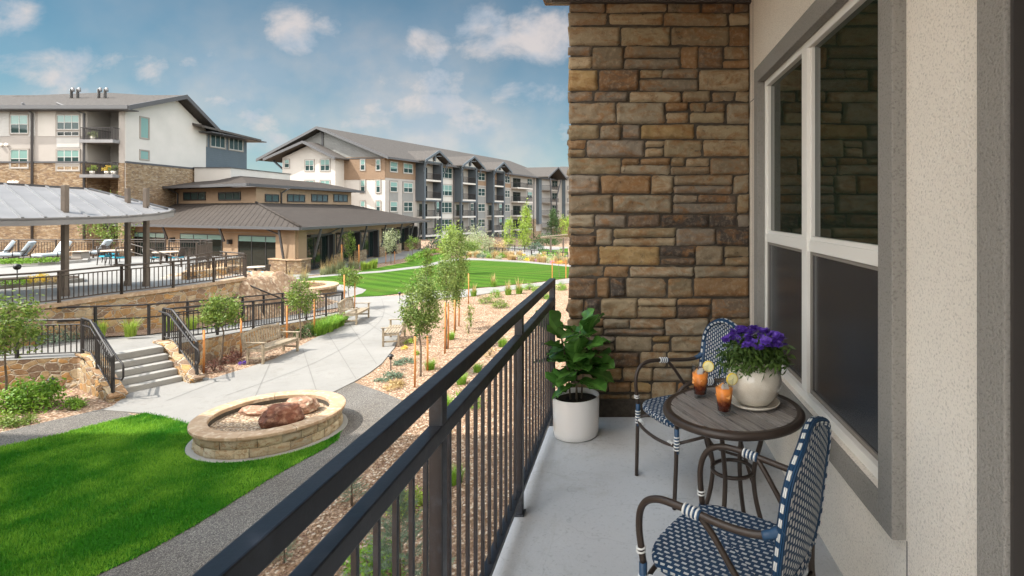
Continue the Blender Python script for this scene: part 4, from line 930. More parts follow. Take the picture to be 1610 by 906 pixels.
for dx in (-8.2, -7.6, -5.6, -5.0):
    b = MB(); b.tube([Vector((XC+dx, YC+3.4, zr-1.3)), Vector((XC+dx, YC+3.4, zr+.15)), Vector((XC+dx+.25, YC+3.3, zr+.2)), Vector((XC+dx+.28, YC+3.3, zr-.1))], .12, 8); b.build('roof_vent', 'zinc', LB)
# blue-grey rear section
D0, D1 = ye, Gs.su(390)
b = MB(); Gs.box(b, D0, D1, 6, 13.0, -12, -.15); b.build('rear_wall', 'blue_siding', LB)
for u0, u1 in ((323.5, 326), (333, 355.5), (362, 383)): window(LB, Gs, Gs.su(u0), Gs.su(u1), Gs.zv(345, 232), Gs.zv(345, 213), 1 if u1 < 330 else 3, 1, 'white', 'trim_taupe', 'bglass', -.15, .12)
T1 = Gs.at(Gs.su(411, 1.6), 12.95, 1.6)
roofpoly(LB, 'roof', [Gs.at(D0-2, 13.3, 1.4), T1, Vector((T1.x-8, T1.y-4, 15.0)), Vector((XC-6, YC+D0-1, 15.0))], 'shingle', .22)
roofpoly(LB, 'roof', [T1, Vector((T1.x-8, T1.y-4, 15.0)), Vector((T1.x-20, T1.y, 12.9))], 'shingle', .22)
b = MB(); Gs.box(b, D0-1, D1+1.2, 12.75, 12.85, -1, 1.4); b.build('soffit', 'trim_dark', LB)
b = MB(); Gs.box(b, 7.4, D1+1.5, 4, Gs.zv(360, 270), .3, 4.0); b.build('low_parapet', 'white_wall', LB)
b = MB(); Gs.box(b, 7.3, D1+1.6, Gs.zv(360, 270), Gs.zv(360, 269), .2, 4.1); b.build('parapet_cap', 'trim_dark', LB)

# ------------------------------------------------------------------ long apartment building at the back
AB = thing('apartment_building', 'long four-storey apartment building with gabled balcony towers, behind the lawn', 'building', (0, 0, 0), group='apartment buildings around the courtyard')
F = WF((-36.8, 82.9), (.28, .96), (1, 0)); E = WF((-36.8, 82.9), (-.985, .17), (0, -1))
FLO = [9.75, 6.7, 3.68, .68, -2.3]; zE = 12.75
aend = F.su(866)
b = MB(); F.box(b, 0, aend, -4, zE, -19, 0); b.build('wall', 'white_wall2', AB)
b = MB(); F.box(b, -.03, F.su(653), 9.6, zE, 0, .04); b.build('tan_siding', 'tan_siding', AB); b = MB(); F.box(b, F.su(738), F.su(803), 9.6, zE, 0, .04); b.build('tan_siding', 'tan_siding', AB); b = MB(); E.box(b, .02, E.su(527), E.zv(560, 283), zE-.0, .02, .07); b.build('tan_siding', 'tan_siding', AB)
b = MB(); F.box(b, F.su(684), aend, -4, -.2, 0, .12); F.box(b, F.su(828), F.su(842), -.2, 2.8, 0, .12); b.build('stone_base', 'bldstone', AB)
def col_panel(u0, u1, m, z0, z1, d=.05):
    b = MB(); F.box(b, F.su(u0), F.su(u1), z0, z1, 0, d); b.build('siding_panel', m, AB)
col_panel(612, 625.5, 'grey_siding', .5, 9.3); col_panel(632.5, 649, 'grey_siding', .5, 9.3); col_panel(684, 713, 'white_wall', 0, 12.5, .03)
for u0, u1 in ((738, 748), (749.5, 763), (783, 790), (792.5, 802)): col_panel(u0, u1, 'grey_siding', .2, 9.4)
def fw_(u0, u1, cols, fl, z0=.85, z1=2.35, bl=None, d=.05): window(AB, F, F.su(u0), F.su(u1), FLO[fl]+z0, FLO[fl]+z1, cols, 2, 'white', 'trim_taupe', 'bglass', d, .13, blind=bl, fw=.07)
rw = random.Random(5)
for fl in range(4):
    for (u0, u1, c) in ((613, 624, 1), (634, 648, 2)): fw_(u0, u1, c, fl, bl=rw.choice([None, .5, .3]))
    for (u0, u1, c) in ((685.5, 691, 1), (692, 710, 3)): fw_(u0, u1, c, fl, .6, 2.5, bl=rw.choice([None, .4]))
    for (u0, u1, c) in ((739.5, 747, 2), (751, 762, 2), (784, 789, 1), (793.5, 801, 2), (829, 836, 2)): fw_(u0, u1, c, fl, bl=rw.choice([None, .5]))
for (u0, u1) in ((692, 710), (751, 762), (784, 789), (793.5, 801)): fw_(u0, u1, 2, 4, .3, 2.2, d=.13)
def tower(u0, u1, top2=True, gab=True, wide=False):
    a0, a1 = F.su(u0), F.su(u1); pr = 1.7
    b = MB()
    if not wide:
        for a in (a0, a1-.45): F.box(b, a, a+.45, FLO[1]-.5 if top2 else -2, zE, 0, pr)
        F.box(b, a0+.45, a1-.45, FLO[1]-.5, FLO[1]-.3, 0, pr); F.box(b, a0+.45, a1-.45, zE-.25, zE, 0, pr)
        b.build('tower_frame', 'blue_trim', AB)
    for i in range(4):
        b = MB(); F.box(b, a0+(.46 if not wide else 0), a1-(.46 if not wide else 0), FLO[i], FLO[i]+2.6, .01, .02); b.build('recess', 'trim_taupe', AB)
        window(AB, F, a0+.9, a0+(a1-a0)*.6, FLO[i]+.05, FLO[i]+2.1, 2, 1, 'trim_dark', None, 'bglass_dark', .02)
        balcony(AB, F, a0+(.46 if not wide else .02), a1-(.46 if not wide else .02), FLO[i], 0, pr-.05, fasc='white_wall', sides=True)
    for a in (a0+.1, a1-.4):
        if not wide: b = MB(); F.box(b, a, a+.3, FLO[4], FLO[1]-.5, pr-.5, pr-.1); b.build('balcony_post', 'blue_trim' if top2 else 'white_wall', AB)
    b = MB(); F.box(b, a0+.1, a1-.1, FLO[4], FLO[3]-.3, .02, .14); b.build('garden_recess', 'trim_dark', AB)
    if gab:
        am = (a0+a1)/2; hw = (a1-a0)/2+1.1; zp = zE+hw*.52
        for s in (-1, 1): roofpoly(AB, 'tower_roof', [F.at(am+s*hw, zE+.0, pr+1.0), F.at(am, zp, pr+1.0), F.at(am, zp, -6.5), F.at(am+s*hw, zE+.0, -.2)], 'shingle', .18)
        for s in (-1, 1): edge_strip(AB, 'rake_board', F.at(am+s*hw, zE+.02, pr+1.02), F.at(am, zp+.02, pr+1.02), 'blue_trim', .08, .38)
        b = MB(); tv = [F.at(a0+.2, zE, pr-.1), F.at(a1-.2, zE, pr-.1), F.at(am, zE+(hw-1.2)*.5, pr-.1)]; b.add(tv+[v-F.n*.2 for v in tv], [(0, 1, 2), (5, 4, 3), (0, 3, 4, 1), (1, 4, 5, 2), (2, 5, 3, 0)]); b.build('tower_gable', 'pale_siding', AB)
        b = MB(); F.box(b, am-.15, am+.15, zE+.1, zp-.3, pr+.05, pr+.3)
        for s in (-1, 1):
            vs_ = [F.at(am+s*(hw-.8), zE+.2, pr+.9), F.at(am+s*(hw-.8), zE-1.8, pr+.05)]; b.tube(vs_, .12, 4, smooth=False); b.tube([F.at(am, zp-1.0, pr+.2), F.at(am+s*.9, zp-.9, pr+.8)], .1, 4, smooth=False)
        b.build('bracket', 'blue_trim', AB)
tower(653, 683); tower(712.5, 738); tower(764, 782.5); tower(803, 827.5, wide=True, gab=False)
# right end: blue pier and porch gable
b = MB(); F.box(b, F.su(843), F.su(847), 1.5, zE, 0, .8); b.build('blue_pier', 'blue_siding', AB); b = MB(); F.box(b, F.su(850)+.02, F.su(866), -3, zE, 0, .3); b.build('end_panel', 'white_wall2', AB)
for i in range(4): balcony(AB, F, F.su(850)+.05, F.su(864), FLO[i], .3, 2.6)
am = F.su(855); 
for s in (-1, 1): roofpoly(AB, 'tower_roof', [F.at(am+s*5.5, zE, 3.8), F.at(am, zE+2.6, 3.8), F.at(am, zE+2.6, -7), F.at(am+s*5.5, zE, -.5)], 'shingle', .2)
for s in (-1, 1): edge_strip(AB, 'rake_board', F.at(am+s*5.5, zE+.02, 3.82), F.at(am, zE+2.62, 3.82), 'trim_dark', .1, .4)
b = MB()
for s in (-1, 1): b.tube([F.at(am+s*3.2, zE-.3, 3.2), F.at(am+s*1.6, zE-5, 2.7), F.at(am+s*1.6, -2.5, 2.7)], .18, 6)
b.build('bracket', 'trim_dark', AB)
# downpipes
for u in (683.5, 711.8, 748.8, 790.8, 838):
    b = MB(); b.tube([F.at(F.su(u), zE, .3), F.at(F.su(u), -2, .2)], .1, 6); b.build('downpipe', 'trim_dark', AB)
# end wall: grey gable above tan, white below, projecting white bay at the left
zR = 17.35; hwid = (E.su(606)-E.su(414))/-2
aL = E.su(414); aM = aL/2
b = MB(); z1_ = E.zv(560, 283); E.box(b, 0.01, aL-1.2, -3, z1_, 0, .02); b.build('end_wall', 'white_wall', AB)
b = MB(); pg = [(-.0, zE-.2), (aM, zR-.4), (aL-1.2, zE-.2)]; vs = [E.at(a, z, .06) for a, z in pg]+[E.at(a, z, -.3) for a, z in pg]; b.add(vs, [(0, 1, 2), (5, 4, 3), (0, 3, 4, 1), (1, 4, 5, 2), (2, 5, 3, 0)]); b.build('gable_wall', 'grey_siding', AB)
b = MB(); E.box(b, aM-.15, aM+.15, zE, zR-.5, .06, .2); E.box(b, 0, aM, zE-.25, zE-.1, .07, .15); b.build('trim', 'trim_dark', AB)
bay0, bay1 = E.su(527, 2.0), E.su(444, 2.0); bm0 = (bay0+bay1)/2; zb_ = E.zv(474, 222, 3)
b = MB(); E.box(b, bay0, bay1, -3, zE-.1, 0, 2.0); pg = [(bay0, zE-.1), (bm0, zb_-.5), (bay1, zE-.1)]; vs = [E.at(a, z, 2.0) for a, z in pg]+[E.at(a, z, -.2) for a, z in pg]; b.add(vs, [(0, 1, 2), (5, 4, 3), (0, 3, 4, 1), (1, 4, 5, 2), (2, 5, 3, 0)]); b.build('end_bay', 'white_wall', AB)
def ew(u0, u1, v0, v1, c, d): window(AB, E, E.su(u0, d), E.su(u1, d), E.zv(u0, v1, d), E.zv(u0, v0, d), c, 2, 'white', 'trim_taupe', 'bglass', d, .1, blind=.55, fw=.07)
ew(447.5, 455, 251, 264, 1, 2.0); ew(480, 493.5, 252, 269, 2, 2.0); ew(504, 518.5, 251, 269, 2, 2.0); ew(480, 493.5, 284, 302, 2, 2.0); ew(504, 518.5, 284, 302, 2, 2.0)
for (u0, u1) in ((567, 574), (591.5, 598)):
    for (v0, v1) in ((251, 268), (283.5, 303), (316, 334)): ew(u0, u1, v0, v1, 1, .07)
# main roof
P0 = E.at(-1.4, zE-.15, 1.3); PR = E.at(aM, zR, 1.3); PL = E.at(aL+.0, zE-.15, 1.3)
far = F.t*aend
PRb = PR+Vector((far.x, far.y, 0)); rc = F.at(0, zE+.0, 1.1)
roofpoly(AB, 'roof', [P0, PR, Vector((PRb.x, PRb.y, zR)), F.at(aend+2, zE-.15, 1.2)], 'shingle', .22)
roofpoly(AB, 'roof', [PL, PR, Vector((PRb.x, PRb.y, zR)), Vector((PL.x+far.x, PL.y+far.y, zE))], 'shingle', .22)
edge_strip(AB, 'rake_board', P0+Vector((0, -.03, .03)), PR+Vector((0, -.03, .03)), 'trim_dark', .08, .4); edge_strip(AB, 'rake_board', PL+Vector((0, -.03, .03)), PR+Vector((0, -.03, .03)), 'trim_dark', .08, .4)
edge_strip(AB, 'fascia', P0, F.at(aend, zE-.15, 1.22), 'trim_dark', .07, .3)
pl, pm, pr_ = E.at(bay1+2.2, zE-.3, 3.2), E.at(bm0, zb_, 3.2), E.at(bay0-.9, zE-.3, 3.2)
roofpoly(AB, 'roof', [pl, pm, E.at(bm0, zb_, -4), E.at(bay1+2.2, zE-.3, -1)], 'shingle', .2); roofpoly(AB, 'roof', [pr_, pm, E.at(bm0, zb_, -4), E.at(bay0-.9, zE-.3, -.0)], 'shingle', .2)
edge_strip(AB, 'rake_board', pl, pm, 'trim_dark', .08, .38, .03); edge_strip(AB, 'rake_board', pm, pr_, 'trim_dark', .08, .38, .03)
b = MB(); b.tube([E.at(bay1+1.9, zE-.5, 1.6), E.at(bay1+.9, zE-1.8, .8), E.at(bay1+.7, zE-5, .8)], .16, 6); E.box(b, bay1-.1, bay1+.7, 3, zE-.6, -.8, -.0); b.build('bracket', 'blue_trim', AB)

# building beyond, at the right end
RB = thing('apartment_building', 'pale far apartment building with white balconies, seen just left of the stone wall', 'building', (0, 0, 0), group='apartment buildings around the courtyard')
F2 = WF((-21.5, 141), (1, .05), (0, -1))
b = MB(); F2.box(b, -1, 22, -4, 13.2, -12, 0); b.build('wall', 'white_wall', RB)
b = MB(); F2.box(b, -1.02, 22, -4, 2.6, 0, .1); b.build('stone_base', 'bldstone', RB)
b = MB(); F2.box(b, 3.9, 4.8, 2.6, 13.2, 0, .15); F2.box(b, 10.6, 11.6, 2.6, 13.2, 0, .15); b.build('blue_pier', 'blue_siding', RB)
for i in range(4):
    z = [9.9, 6.8, 3.7, .6][i]; 
    for a in (5.4, 13.4): balcony(RB, F2, a, a+4.2, z, 0, 1.8, fasc='white_wall'); window(RB, F2, a+.5, a+3, z+.1, z+2.2, 3, 1, 'white', None, 'bglass', .02)
    for a in (-.5, 1.4, 8.5): window(RB, F2, a, a+1.4, z+.8, z+2.4, 2, 2, 'white', 'trim_taupe', 'bglass', .02)
roofpoly(RB, 'roof', [F2.at(-2, 13.2, 1.2), F2.at(24, 13.2, 1.2), F2.at(24, 16.5, -7), F2.at(3, 16.5, -7)], 'shingle', .25)
roofpoly(RB, 'roof', [F2.at(-2, 13.2, 1.2), F2.at(3, 16.5, -7), F2.at(-2, 13.2, -14)], 'shingle', .25)

# ------------------------------------------------------------------ clubhouse
CH = thing('clubhouse', 'low tan clubhouse with broad brown hipped roof, clerestory and large dark windows', 'building', (0, 0, 0))
K0 = Vector((-24.5, 40.5, 0)); L = WF(K0, (-.906, .42), (0, -1)); Rr = WF(K0, (-.076, 1), (1, 0)); zb0 = .05; zC = 3.5
aL1, aR1 = 35.0, 27.5
b = MB(); poly = [K0, L.at(aL1, 0), L.at(aL1, 0, -12), Rr.at(aR1+4, 0, -16), Rr.at(aR1, 0)]; b.prism([(p.x, p.y) for p in poly], -3, zC); b.build('wall', 'tan_stucco', CH)
b = MB()
for z in (1.3, 2.9): L.box(b, .6, aL1, z, z+.03, 0, .012)
b.build('wall_joint', 'trim_taupe', CH)
def big(f, u0, u1, z0, z1, n, glass='bglass_dark', tr=True, bl=None):
    window(CH, f, f.su(u0), f.su(u1), z0, z1, n, 1, 'black', None, glass, .02, fw=.07, blind=bl)
for (u0, u1, n, z0) in ((375.5, 441.5, 3, .15), (284, 350, 3, .4), (205, 260, 4, .4), (142.5, 172, 2, .2), (118.5, 138.5, 2, .2)): big(L, u0, u1, z0, 2.72, n, bl=.82)
for (u0, u1, n) in ((481, 514, 3), (528, 557, 3), (566, 586, 3), (600, 614.5, 3), (624, 635.5, 2), (641, 649, 2)):
    big(Rr, u0, u1, .08, 2.62, n); f = Rr
    b = MB(); f.box(b, f.su(u1), f.su(u1)+.35, .08, 2.72, 0, .5); f.box(b, f.su(u0)-.05, f.su(u1), 2.66, 2.78, 0, .4); b.build('door_reveal', 'black', CH)
# stone column bases and slanting steel struts
def strut(f, u, lean=.5, base=.85, st=True):
    a = f.su(u); b = MB(); b.tube([f.at(a, base+.1, .45), f.at(a, zC-.15, 1.6)], .10, 4, smooth=False); b.build('strut', 'trim_dark', CH)
for (c_, f, a0, a1) in ((0, L, -.2, 1.5),): pass
b = MB(); L.box(b, .35, 2.3, -1, 1.02, .0, .55); Rr.box(b, -.5, .9, -1, 1.02, -.4, .6); b.build('stone_column', 'bldstone', CH)
b = MB(); L.box(b, .3, 2.35, 1.02, 1.1, .0, .6); Rr.box(b, -.55, .95, 1.02, 1.1, -.45, .65); b.build('column_cap', 'cap', CH)
b = MB(); L.box(b, -.3, 1.9, 1.1, zC, .0, .30); Rr.box(b, -.3, .9, 1.1, zC, -.1, .3); b.build('corner_pier', 'tan_stucco', CH)
for f, us in ((Rr, (522, 561.5, 593, 619.5, 638.5, 652)),):
    for u in us:
        a = f.su(u); b = MB(); f.box(b, a-.75, a+.75, -1, 1.0, 0, .55); b.build('stone_column', 'bldstone', CH)
        b = MB(); b.tube([f.at(a-.1, 1.0, .45), f.at(a-.1, zC-.1, .95)], .09, 4, smooth=False); b.build('strut', 'trim_dark', CH)
for u in (455, 361, 272, 184): 
    a = L.su(u); b = MB(); b.tube([L.at(a, .9 if u == 455 else 2.2, .4), L.at(a, zC-.1, .8)], .085, 4, smooth=False); b.build('strut', 'trim_dark', CH)
a = Rr.su(486); b = MB(); b.tube([Rr.at(a-.5, 1.1, .6), Rr.at(a-.4, zC-.1, 1.1)], .09, 4, smooth=False); b.build('strut', 'trim_dark', CH)
for f, u in ((L, 447), (Rr, 514), (Rr, 637)):
    a = f.su(u); b = MB(); b.tube([f.at(a+.8, zC-.2, .9), f.at(a, zC-.75, .12), f.at(a, .3, .12)], .06, 6); b.build('downpipe', 'trim_dark', CH)
for u in (180, 269, 358): a = L.su(u)-.5; b = MB(); L.box(b, a-.12, a+.12, 2.0, 2.35, 0, .3); b.build('wall_lamp', 'black', CH)
# lower roof
e0 = Vector((-23.3, 39, 3.43)); e1 = Vector((-25.0, 69, 3.43)); eL = Vector((-57.5, 54.9, 3.43)); c0 = Vector((-33.2, 49, 5.33)); cR = Vector((-32.6, 64.5, 5.33)); cL = Vector((-45.5, 54.7, 5.33)); cL2 = Vector((-50, 57.5, 5.0))
roofpoly(CH, 'roof', [e0, c0, cL, cL2, eL], 'club_roof_a', .14); roofpoly(CH, 'roof', [e0, e1, cR, c0], 'club_roof_b', .14); roofpoly(CH, 'roof', [e1, cR, Vector((-45, 68, 3.4))], 'club_roof_a', .14)
for a, c in ((e0, eL), (e0, e1)): edge_strip(CH, 'gutter', a+Vector((0, 0, .02)), c+Vector((0, 0, .02)), 'trim_dark', .1, .2)
b = MB(); b.prism([(e0.x-.3, e0.y+.4), (eL.x, eL.y+.5), (eL.x+1, eL.y+3), (-26, 43), (-27.5, 69), (e1.x-.3, e1.y)], 3.22, 3.27); b.build('soffit', 'tan_stucco', CH)
b = MB(); b.tube([e0+Vector((0, 0, .06)), c0+Vector((0, 0, .06))], .09, 6); b.build('roof_hip', 'club_roof_a', CH)
# clerestory
CLf = WF(c0, (cL-c0)[:2], (0, -1)); CRf = WF(c0, (cR-c0)[:2], (1, 0)); lenL = (cL-c0).length; lenR = (cR-c0).length; zU = 6.75
b = MB(); pp = [c0, cL, cL+Vector((0, 8, 0)), cR+Vector((-8, 1, 0)), cR]; b.prism([(p.x, p.y) for p in pp], 4.6, zU); b.build('clerestory_wall', 'tan_siding' if False else 'tan_stucco', CH)
for (u0, u1, n) in ((289, 324, 3), (344, 379, 3)): window(CH, CLf, CLf.su(u0), CLf.su(u1), CLf.zv(u0, 315.5), CLf.zv(u0, 302.5), n, 1, 'black', None, 'bglass', .02, fw=.1)
for (u0, u1, n) in ((416, 438, 2), (451, 479, 3), (489, 515, 3), (524, 546, 3)): window(CH, CRf, CRf.su(u0), CRf.su(u1), CRf.zv(u0, 317.5), CRf.zv(u0, 305), n, 1, 'black', None, 'bglass', .02, fw=.1)
U0_, UL, UR = CLf.at(-1.0, 6.95, 1.3), CLf.at(lenL+1, 6.95, 1.3), CRf.at(lenR+1, 6.95, 1.0); tL, tR, tM = Vector((-46, 60, 8.05)), Vector((-37, 66, 8.0)), Vector((-39.5, 56, 8.15))
roofpoly(CH, 'upper_roof', [U0_, tM, tL, UL], 'club_roof_a', .16); roofpoly(CH, 'upper_roof', [U0_, UR, tR, tM], 'club_roof_b', .16); roofpoly(CH, 'upper_roof', [UR, tR, Vector((-45, 68, 6.9))], 'club_roof_a', .16)
edge_strip(CH, 'gutter', U0_, UL, 'trim_dark', .1, .24, .03); edge_strip(CH, 'gutter', U0_, UR, 'trim_dark', .1, .24, .03)
for f, u in ((CLf, 281), (CRf, 441)): 
    a = f.su(u); b = MB(); b.tube([f.at(a, 6.7, .8), f.at(a, 6.3, .1), f.at(a, 5.3, .1)], .07, 6); b.build('downpipe', 'trim_dark', CH)

# ------------------------------------------------------------------ raised plaza, ramp, stairs and retaining walls
zP, zL = 1.9, .8
rw_ = smooth_path([(-21, 11.0, 0), (-19.2, 12.9, 0), (-17.3, 15.15, 0), (-16.75, 16.0, 0), (-16.5, 17.5, 0), (-16.1, 18.8, 0), (-15.75, 20.6, 0), (-15.6, 22.4, 0)], 4)
RW = [(p.x, p.y) for p in rw_]
plz = RW+[(-16.2, 23.3), (-18.5, 24.4), (-21, 26), (-22.6, 29), (-23, 33), (-60, 33), (-60, 11)]
b = MB(); b.prism(plz, -1, zP); o = b.build('plaza_wall', 'flag'); tag(o, 'curved brown flagstone retaining wall holding up the plaza', 'retaining wall')
o = sheet('plaza', plz, 'concrete', 0, z=zP+.012)
cap = MB(); 
for i in range(len(RW)-1):
    a, c = Vector((*RW[i], 0)), Vector((*RW[i+1], 0)); n = Vector(((c-a).y, -(c-a).x, 0)).normalized()
    cap.add([Vector((p.x, p.y, z)) for z in (zP-.09, zP+.02) for p in (a-n*.25, a+n*.05, c+n*.05, c-n*.25)], [(4, 5, 6, 7), (0, 1, 5, 4), (1, 2, 6, 5), (2, 3, 7, 6), (3, 0, 4, 7)])
cap.build('wall_cap', 'cap', bpy.data.objects['plaza_wall'])
# rubble bank falling from the plaza corner
bk = MB(); nx, ny = 44, 52; vs = []
for j in range(ny+1):
    for i in range(nx+1):
        x = -14.62-4.6*i/nx; y = 21.7+6.8*j/ny; n_ = noise.fractal(Vector((x*1.7, y*1.7, 3)), 1, 2, 4); c_ = noise.cell(Vector((x*1.5, y*1.5, 1)))
        f_ = min(1, (-14.62-x)/.85)*min(1, max(0, (28.3-y)/3.9))*min(1, (y-21.65)/.5); vs.append((x, y, max(-.05, zP*f_**.85+(.13*n_+.10*c_)*min(1, f_*3)-.03)))
bk.add(vs, [(j*(nx+1)+i, j*(nx+1)+i+1, (j+1)*(nx+1)+i+1, (j+1)*(nx+1)+i) for j in range(ny) for i in range(nx)], True); o = bk.build('rubble_bank', 'rock'); tag(o, 'bank of tan rubble boulders sloping down from the end of the plaza wall', 'rock bank')
# walkway: flat landing then ramp down
d_, w_ = Vector((-.86, .51, 0)), Vector((-.51, -.86, 0)); R0 = Vector((-12.06, 14.88, 0)); WD = 1.3
def SP(a, c, z=0): q = R0+d_*a+w_*c; return Vector((q.x, q.y, z))
rz = lambda x, y: zL if y < 16.3 else max(.02, zL*(24.9-y)/8.6)
inner = [(-21, 12.0), (-18.6, 14.3), (-17.0, 16.0), (-15.1, 17.2), (-14.75, 18.8), (-14.7, 20.6), (-14.75, 22.6), (-14.8, 24.9)]
Lc0, Lc1 = SP(1.16, WD+.32), SP(1.16, -.32)
outer = [(-12.85, 24.9), (-12.72, 22.6), (-12.72, 20), (-12.8, 18), (Lc1.x+.25, 16.3), (SP(1.3, -.0).x, SP(1.3, -.0).y), (SP(1.3, WD).x, SP(1.3, WD).y), (-14.5, 14.35), (-16, 14.0), (-20, 12.0), (-21, 11.5)]
b = MB(); b.prism(inner+outer, -.5, rz); o = b.build('walkway_wall', 'flag'); tag(o, 'low flagstone wall under the ramp, behind the benches', 'retaining wall')
sheet('walkway', inner+outer, 'concrete', 0, z=lambda x, y: rz(x, y)+.014, maxlen=.8)
bed = RW[4:]+[(-15.0, 24.0)]+inner[::-1][1:]
sheet('planting_strip', [(x, y) for x, y in RW[2:]]+[(-15.2, 24.9)]+inner[::-1], 'gravel', 0, z=lambda x, y: rz(x, y)+.05, maxlen=.8)
ST = thing('stairs', 'concrete steps with five risers between two railings', 'stairs', (0, 0, 0))
for i in range(5):
    b = MB(); z1 = .16*(i+1); a0 = .29*i; vs = [SP(a, c, z) for a in (a0, a0+(.29 if i < 4 else .4)+.02) for c in (0, WD) for z in (z1-.158, z1)]
    if i == 4: vs = [SP(a, c, z) for a in (a0, a0+.35) for c in (0, WD) for z in (z1-.158, z1+.016)]
    b.add(vs, [(0, 1, 3, 2), (4, 6, 7, 5), (0, 4, 5, 1), (2, 3, 7, 6), (0, 2, 6, 4), (1, 5, 7, 3)]); bm = bmesh.new(); o = b.build('step', 'concrete_step', ST); bm.from_mesh(o.data); bmesh.ops.bevel(bm, geom=bm.edges[:], offset=.012, segments=2, affect='EDGES'); bmesh.ops.recalc_face_normals(bm, faces=bm.faces[:]); bm.to_mesh(o.data); bm.free()
for c0_, c1_, nm in ((-.30, -.003, 'nearer the benches'), (WD+.003, WD+.32, 'beside the green shrub')):
    root = thing('stair_wall', 'sloping flagstone wall beside the steps, '+nm, 'stair wall', (0, 0, 0))
    b = MB(); vs = [SP(-.42, c, z) for c in (c0_, c1_) for z in (-.1, .10)]+[SP(1.9, c, z) for c in (c0_, c1_) for z in (-.1, zL+.04)]; b.add(vs, [(0, 2, 3, 1), (4, 5, 7, 6), (0, 1, 5, 4), (2, 6, 7, 3), (1, 3, 7, 5), (0, 4, 6, 2)])
    bm = bmesh.new(); o = b.build('wall_body', 'flag', root)
    b = MB(); vs = [SP(a, c, z+h) for a, z in ((-.47, .10), (1.25, zL+.03), (1.95, zL+.03)) for c in (c0_-.03, c1_+.0) for h in (.003, .05)]; b.add(vs, [(0, 2, 3, 1), (1, 3, 7, 5), (5, 7, 11, 9), (8, 9, 11, 10), (0, 1, 5, 4), (4, 5, 9, 8), (2, 6, 7, 3), (6, 10, 11, 7)]); b.build('wall_capping', 'flag', root)
# white inner stringer faces left as the step side

# ------------------------------------------------------------------ site railings
BAL = {}
def railing(label, pts, h=.9, balusters=True, m='iron', post_every=None, mid=None, rt=.028, top2=True, group='dark metal railings around the plaza and ramp', sp=.13, name='railing'):
    pts = [Vector(p) for p in pts]; root = thing(name, label, 'railing', tuple(pts[0]), 0, group); o = pts[0]; L_ = [p-o for p in pts]
    up = Vector((0, 0, 1))
    q = MB(); q.tube([p+up*h for p in L_], rt, 6, smooth=False); q.build('top_rail', m, root)
    if top2: q = MB(); q.tube([p+up*(h-.13) for p in L_], rt*.7, 6, smooth=False); q.build('second_rail', m, root)
    if mid: q = MB(); q.tube([p+up*mid for p in L_], rt*.8, 6, smooth=False); q.build('middle_rail', m, root)
    if balusters: q = MB(); q.tube([p+up*.09 for p in L_], rt*.7, 6, smooth=False); q.build('bottom_rail', m, root)
    tot = sum((L_[i+1]-L_[i]).length for i in range(len(L_)-1))
    def at(s):
        for i in range(len(L_)-1):
            l = (L_[i+1]-L_[i]).length
            if s <= l or i == len(L_)-2: return L_[i].lerp(L_[i+1], min(1, s/l))
            s -= l
    n = max(1, round(tot/(post_every or 1.8))); key = (h, m, rt)
    for i in range(n+1):
        if ('p', key) not in BAL: q = MB(); q.box(-rt*1.05, rt*1.05, -rt*1.05, rt*1.05, -.02, h); c = q.build('post', m, root); BAL['p', key] = c
        else: c = BAL['p', key].copy(); COL.objects.link(c); c.parent = root
        c.location = at(tot*i/n)
    if balusters:
        nb = int(tot/sp)
        if nb > 98: nb = 98
        for i in range(1, nb):
            if ('b', key) not in BAL: q = MB(); q.box(-.009, .009, -.009, .009, .09, h-(.13 if top2 else 0)); c = q.build('baluster', m, root); BAL['b', key] = c
            else: c = BAL['b', key].copy(); COL.objects.link(c); c.parent = root
            c.location = at(tot*i/nb)
    return root
pr3 = [(x, y, zP+.02) for x, y in RW]
k_ = 12
railing('curved dark railing on the flagstone plaza wall, left part below the pergola', pr3[:18], .92, m='bronze')
railing('curved dark railing on the plaza wall, right part by the rubble bank', pr3[17:], .92, m='bronze')
sa, sb = SP(-.33, -.2, .17), SP(1.75, -.2, zL+.1)
def stair_rail(label, c):
    pts = [SP(-.33, c, .17), SP(1.16, c, zL+.1), SP(1.75, c, zL+.1)]; r_ = railing(label, pts, .9, m='iron', post_every=1.05, top2=False, rt=.026)
    s = 1 if c < .5 else -1; q = MB(); o = pts[0]
    hp = [SP(1.8, c+s*.09, zL+.92)-o, SP(1.16, c+s*.09, zL+.90)-o, SP(-.36, c+s*.09, .17+.82)-o, SP(-.62, c+s*.09, .17+.76)-o, SP(-.68, c+s*.09, .17+.70)-o, SP(-.68, c+s*.09, .17+.44)-o, SP(-.60, c+s*.09, .17+.36)-o, SP(-.33, c+s*.02, .17+.38)-o]
    q.tube(hp, .021, 8); q.build('handrail', 'iron', r_)
    q = MB(); q.tube([SP(-.33, c, .17+.72)-o, SP(1.16, c, zL+.82)-o, SP(1.75, c, zL+.82)-o], .018, 6); q.build('second_rail', 'iron', r_)
stair_rail('stair railing with looped handrail at the right side of the steps, by the orange stake', -.2)
stair_rail('stair railing with looped handrail at the left side of the steps', WD+.22)
lp = SP(1.75, WD+.22, zL+.02)
railing('dark railing along the walkway edge above the green shrub, left of the steps', [(lp.x, lp.y, zL+.02), (-15.2, 14.35, zL+.02), (-16.5, 14.05, zL+.02), (-18.5, 13.2, zL+.02)], .95, m='iron', post_every=1.35)
rp = SP(1.75, -.2, zL+.02)
railing('long dark railing on the outer edge of the ramp behind the benches', [(rp.x, rp.y, zL+.02), (-12.98, 17.2, rz(0, 17.2)+.02), (-12.87, 18.6, rz(0, 18.6)+.02), (-12.8, 20, rz(0, 20)+.02), (-12.8, 22.6, rz(0, 22.6)+.02), (-12.93, 24.8, .03)], .95, m='iron', post_every=1.5)
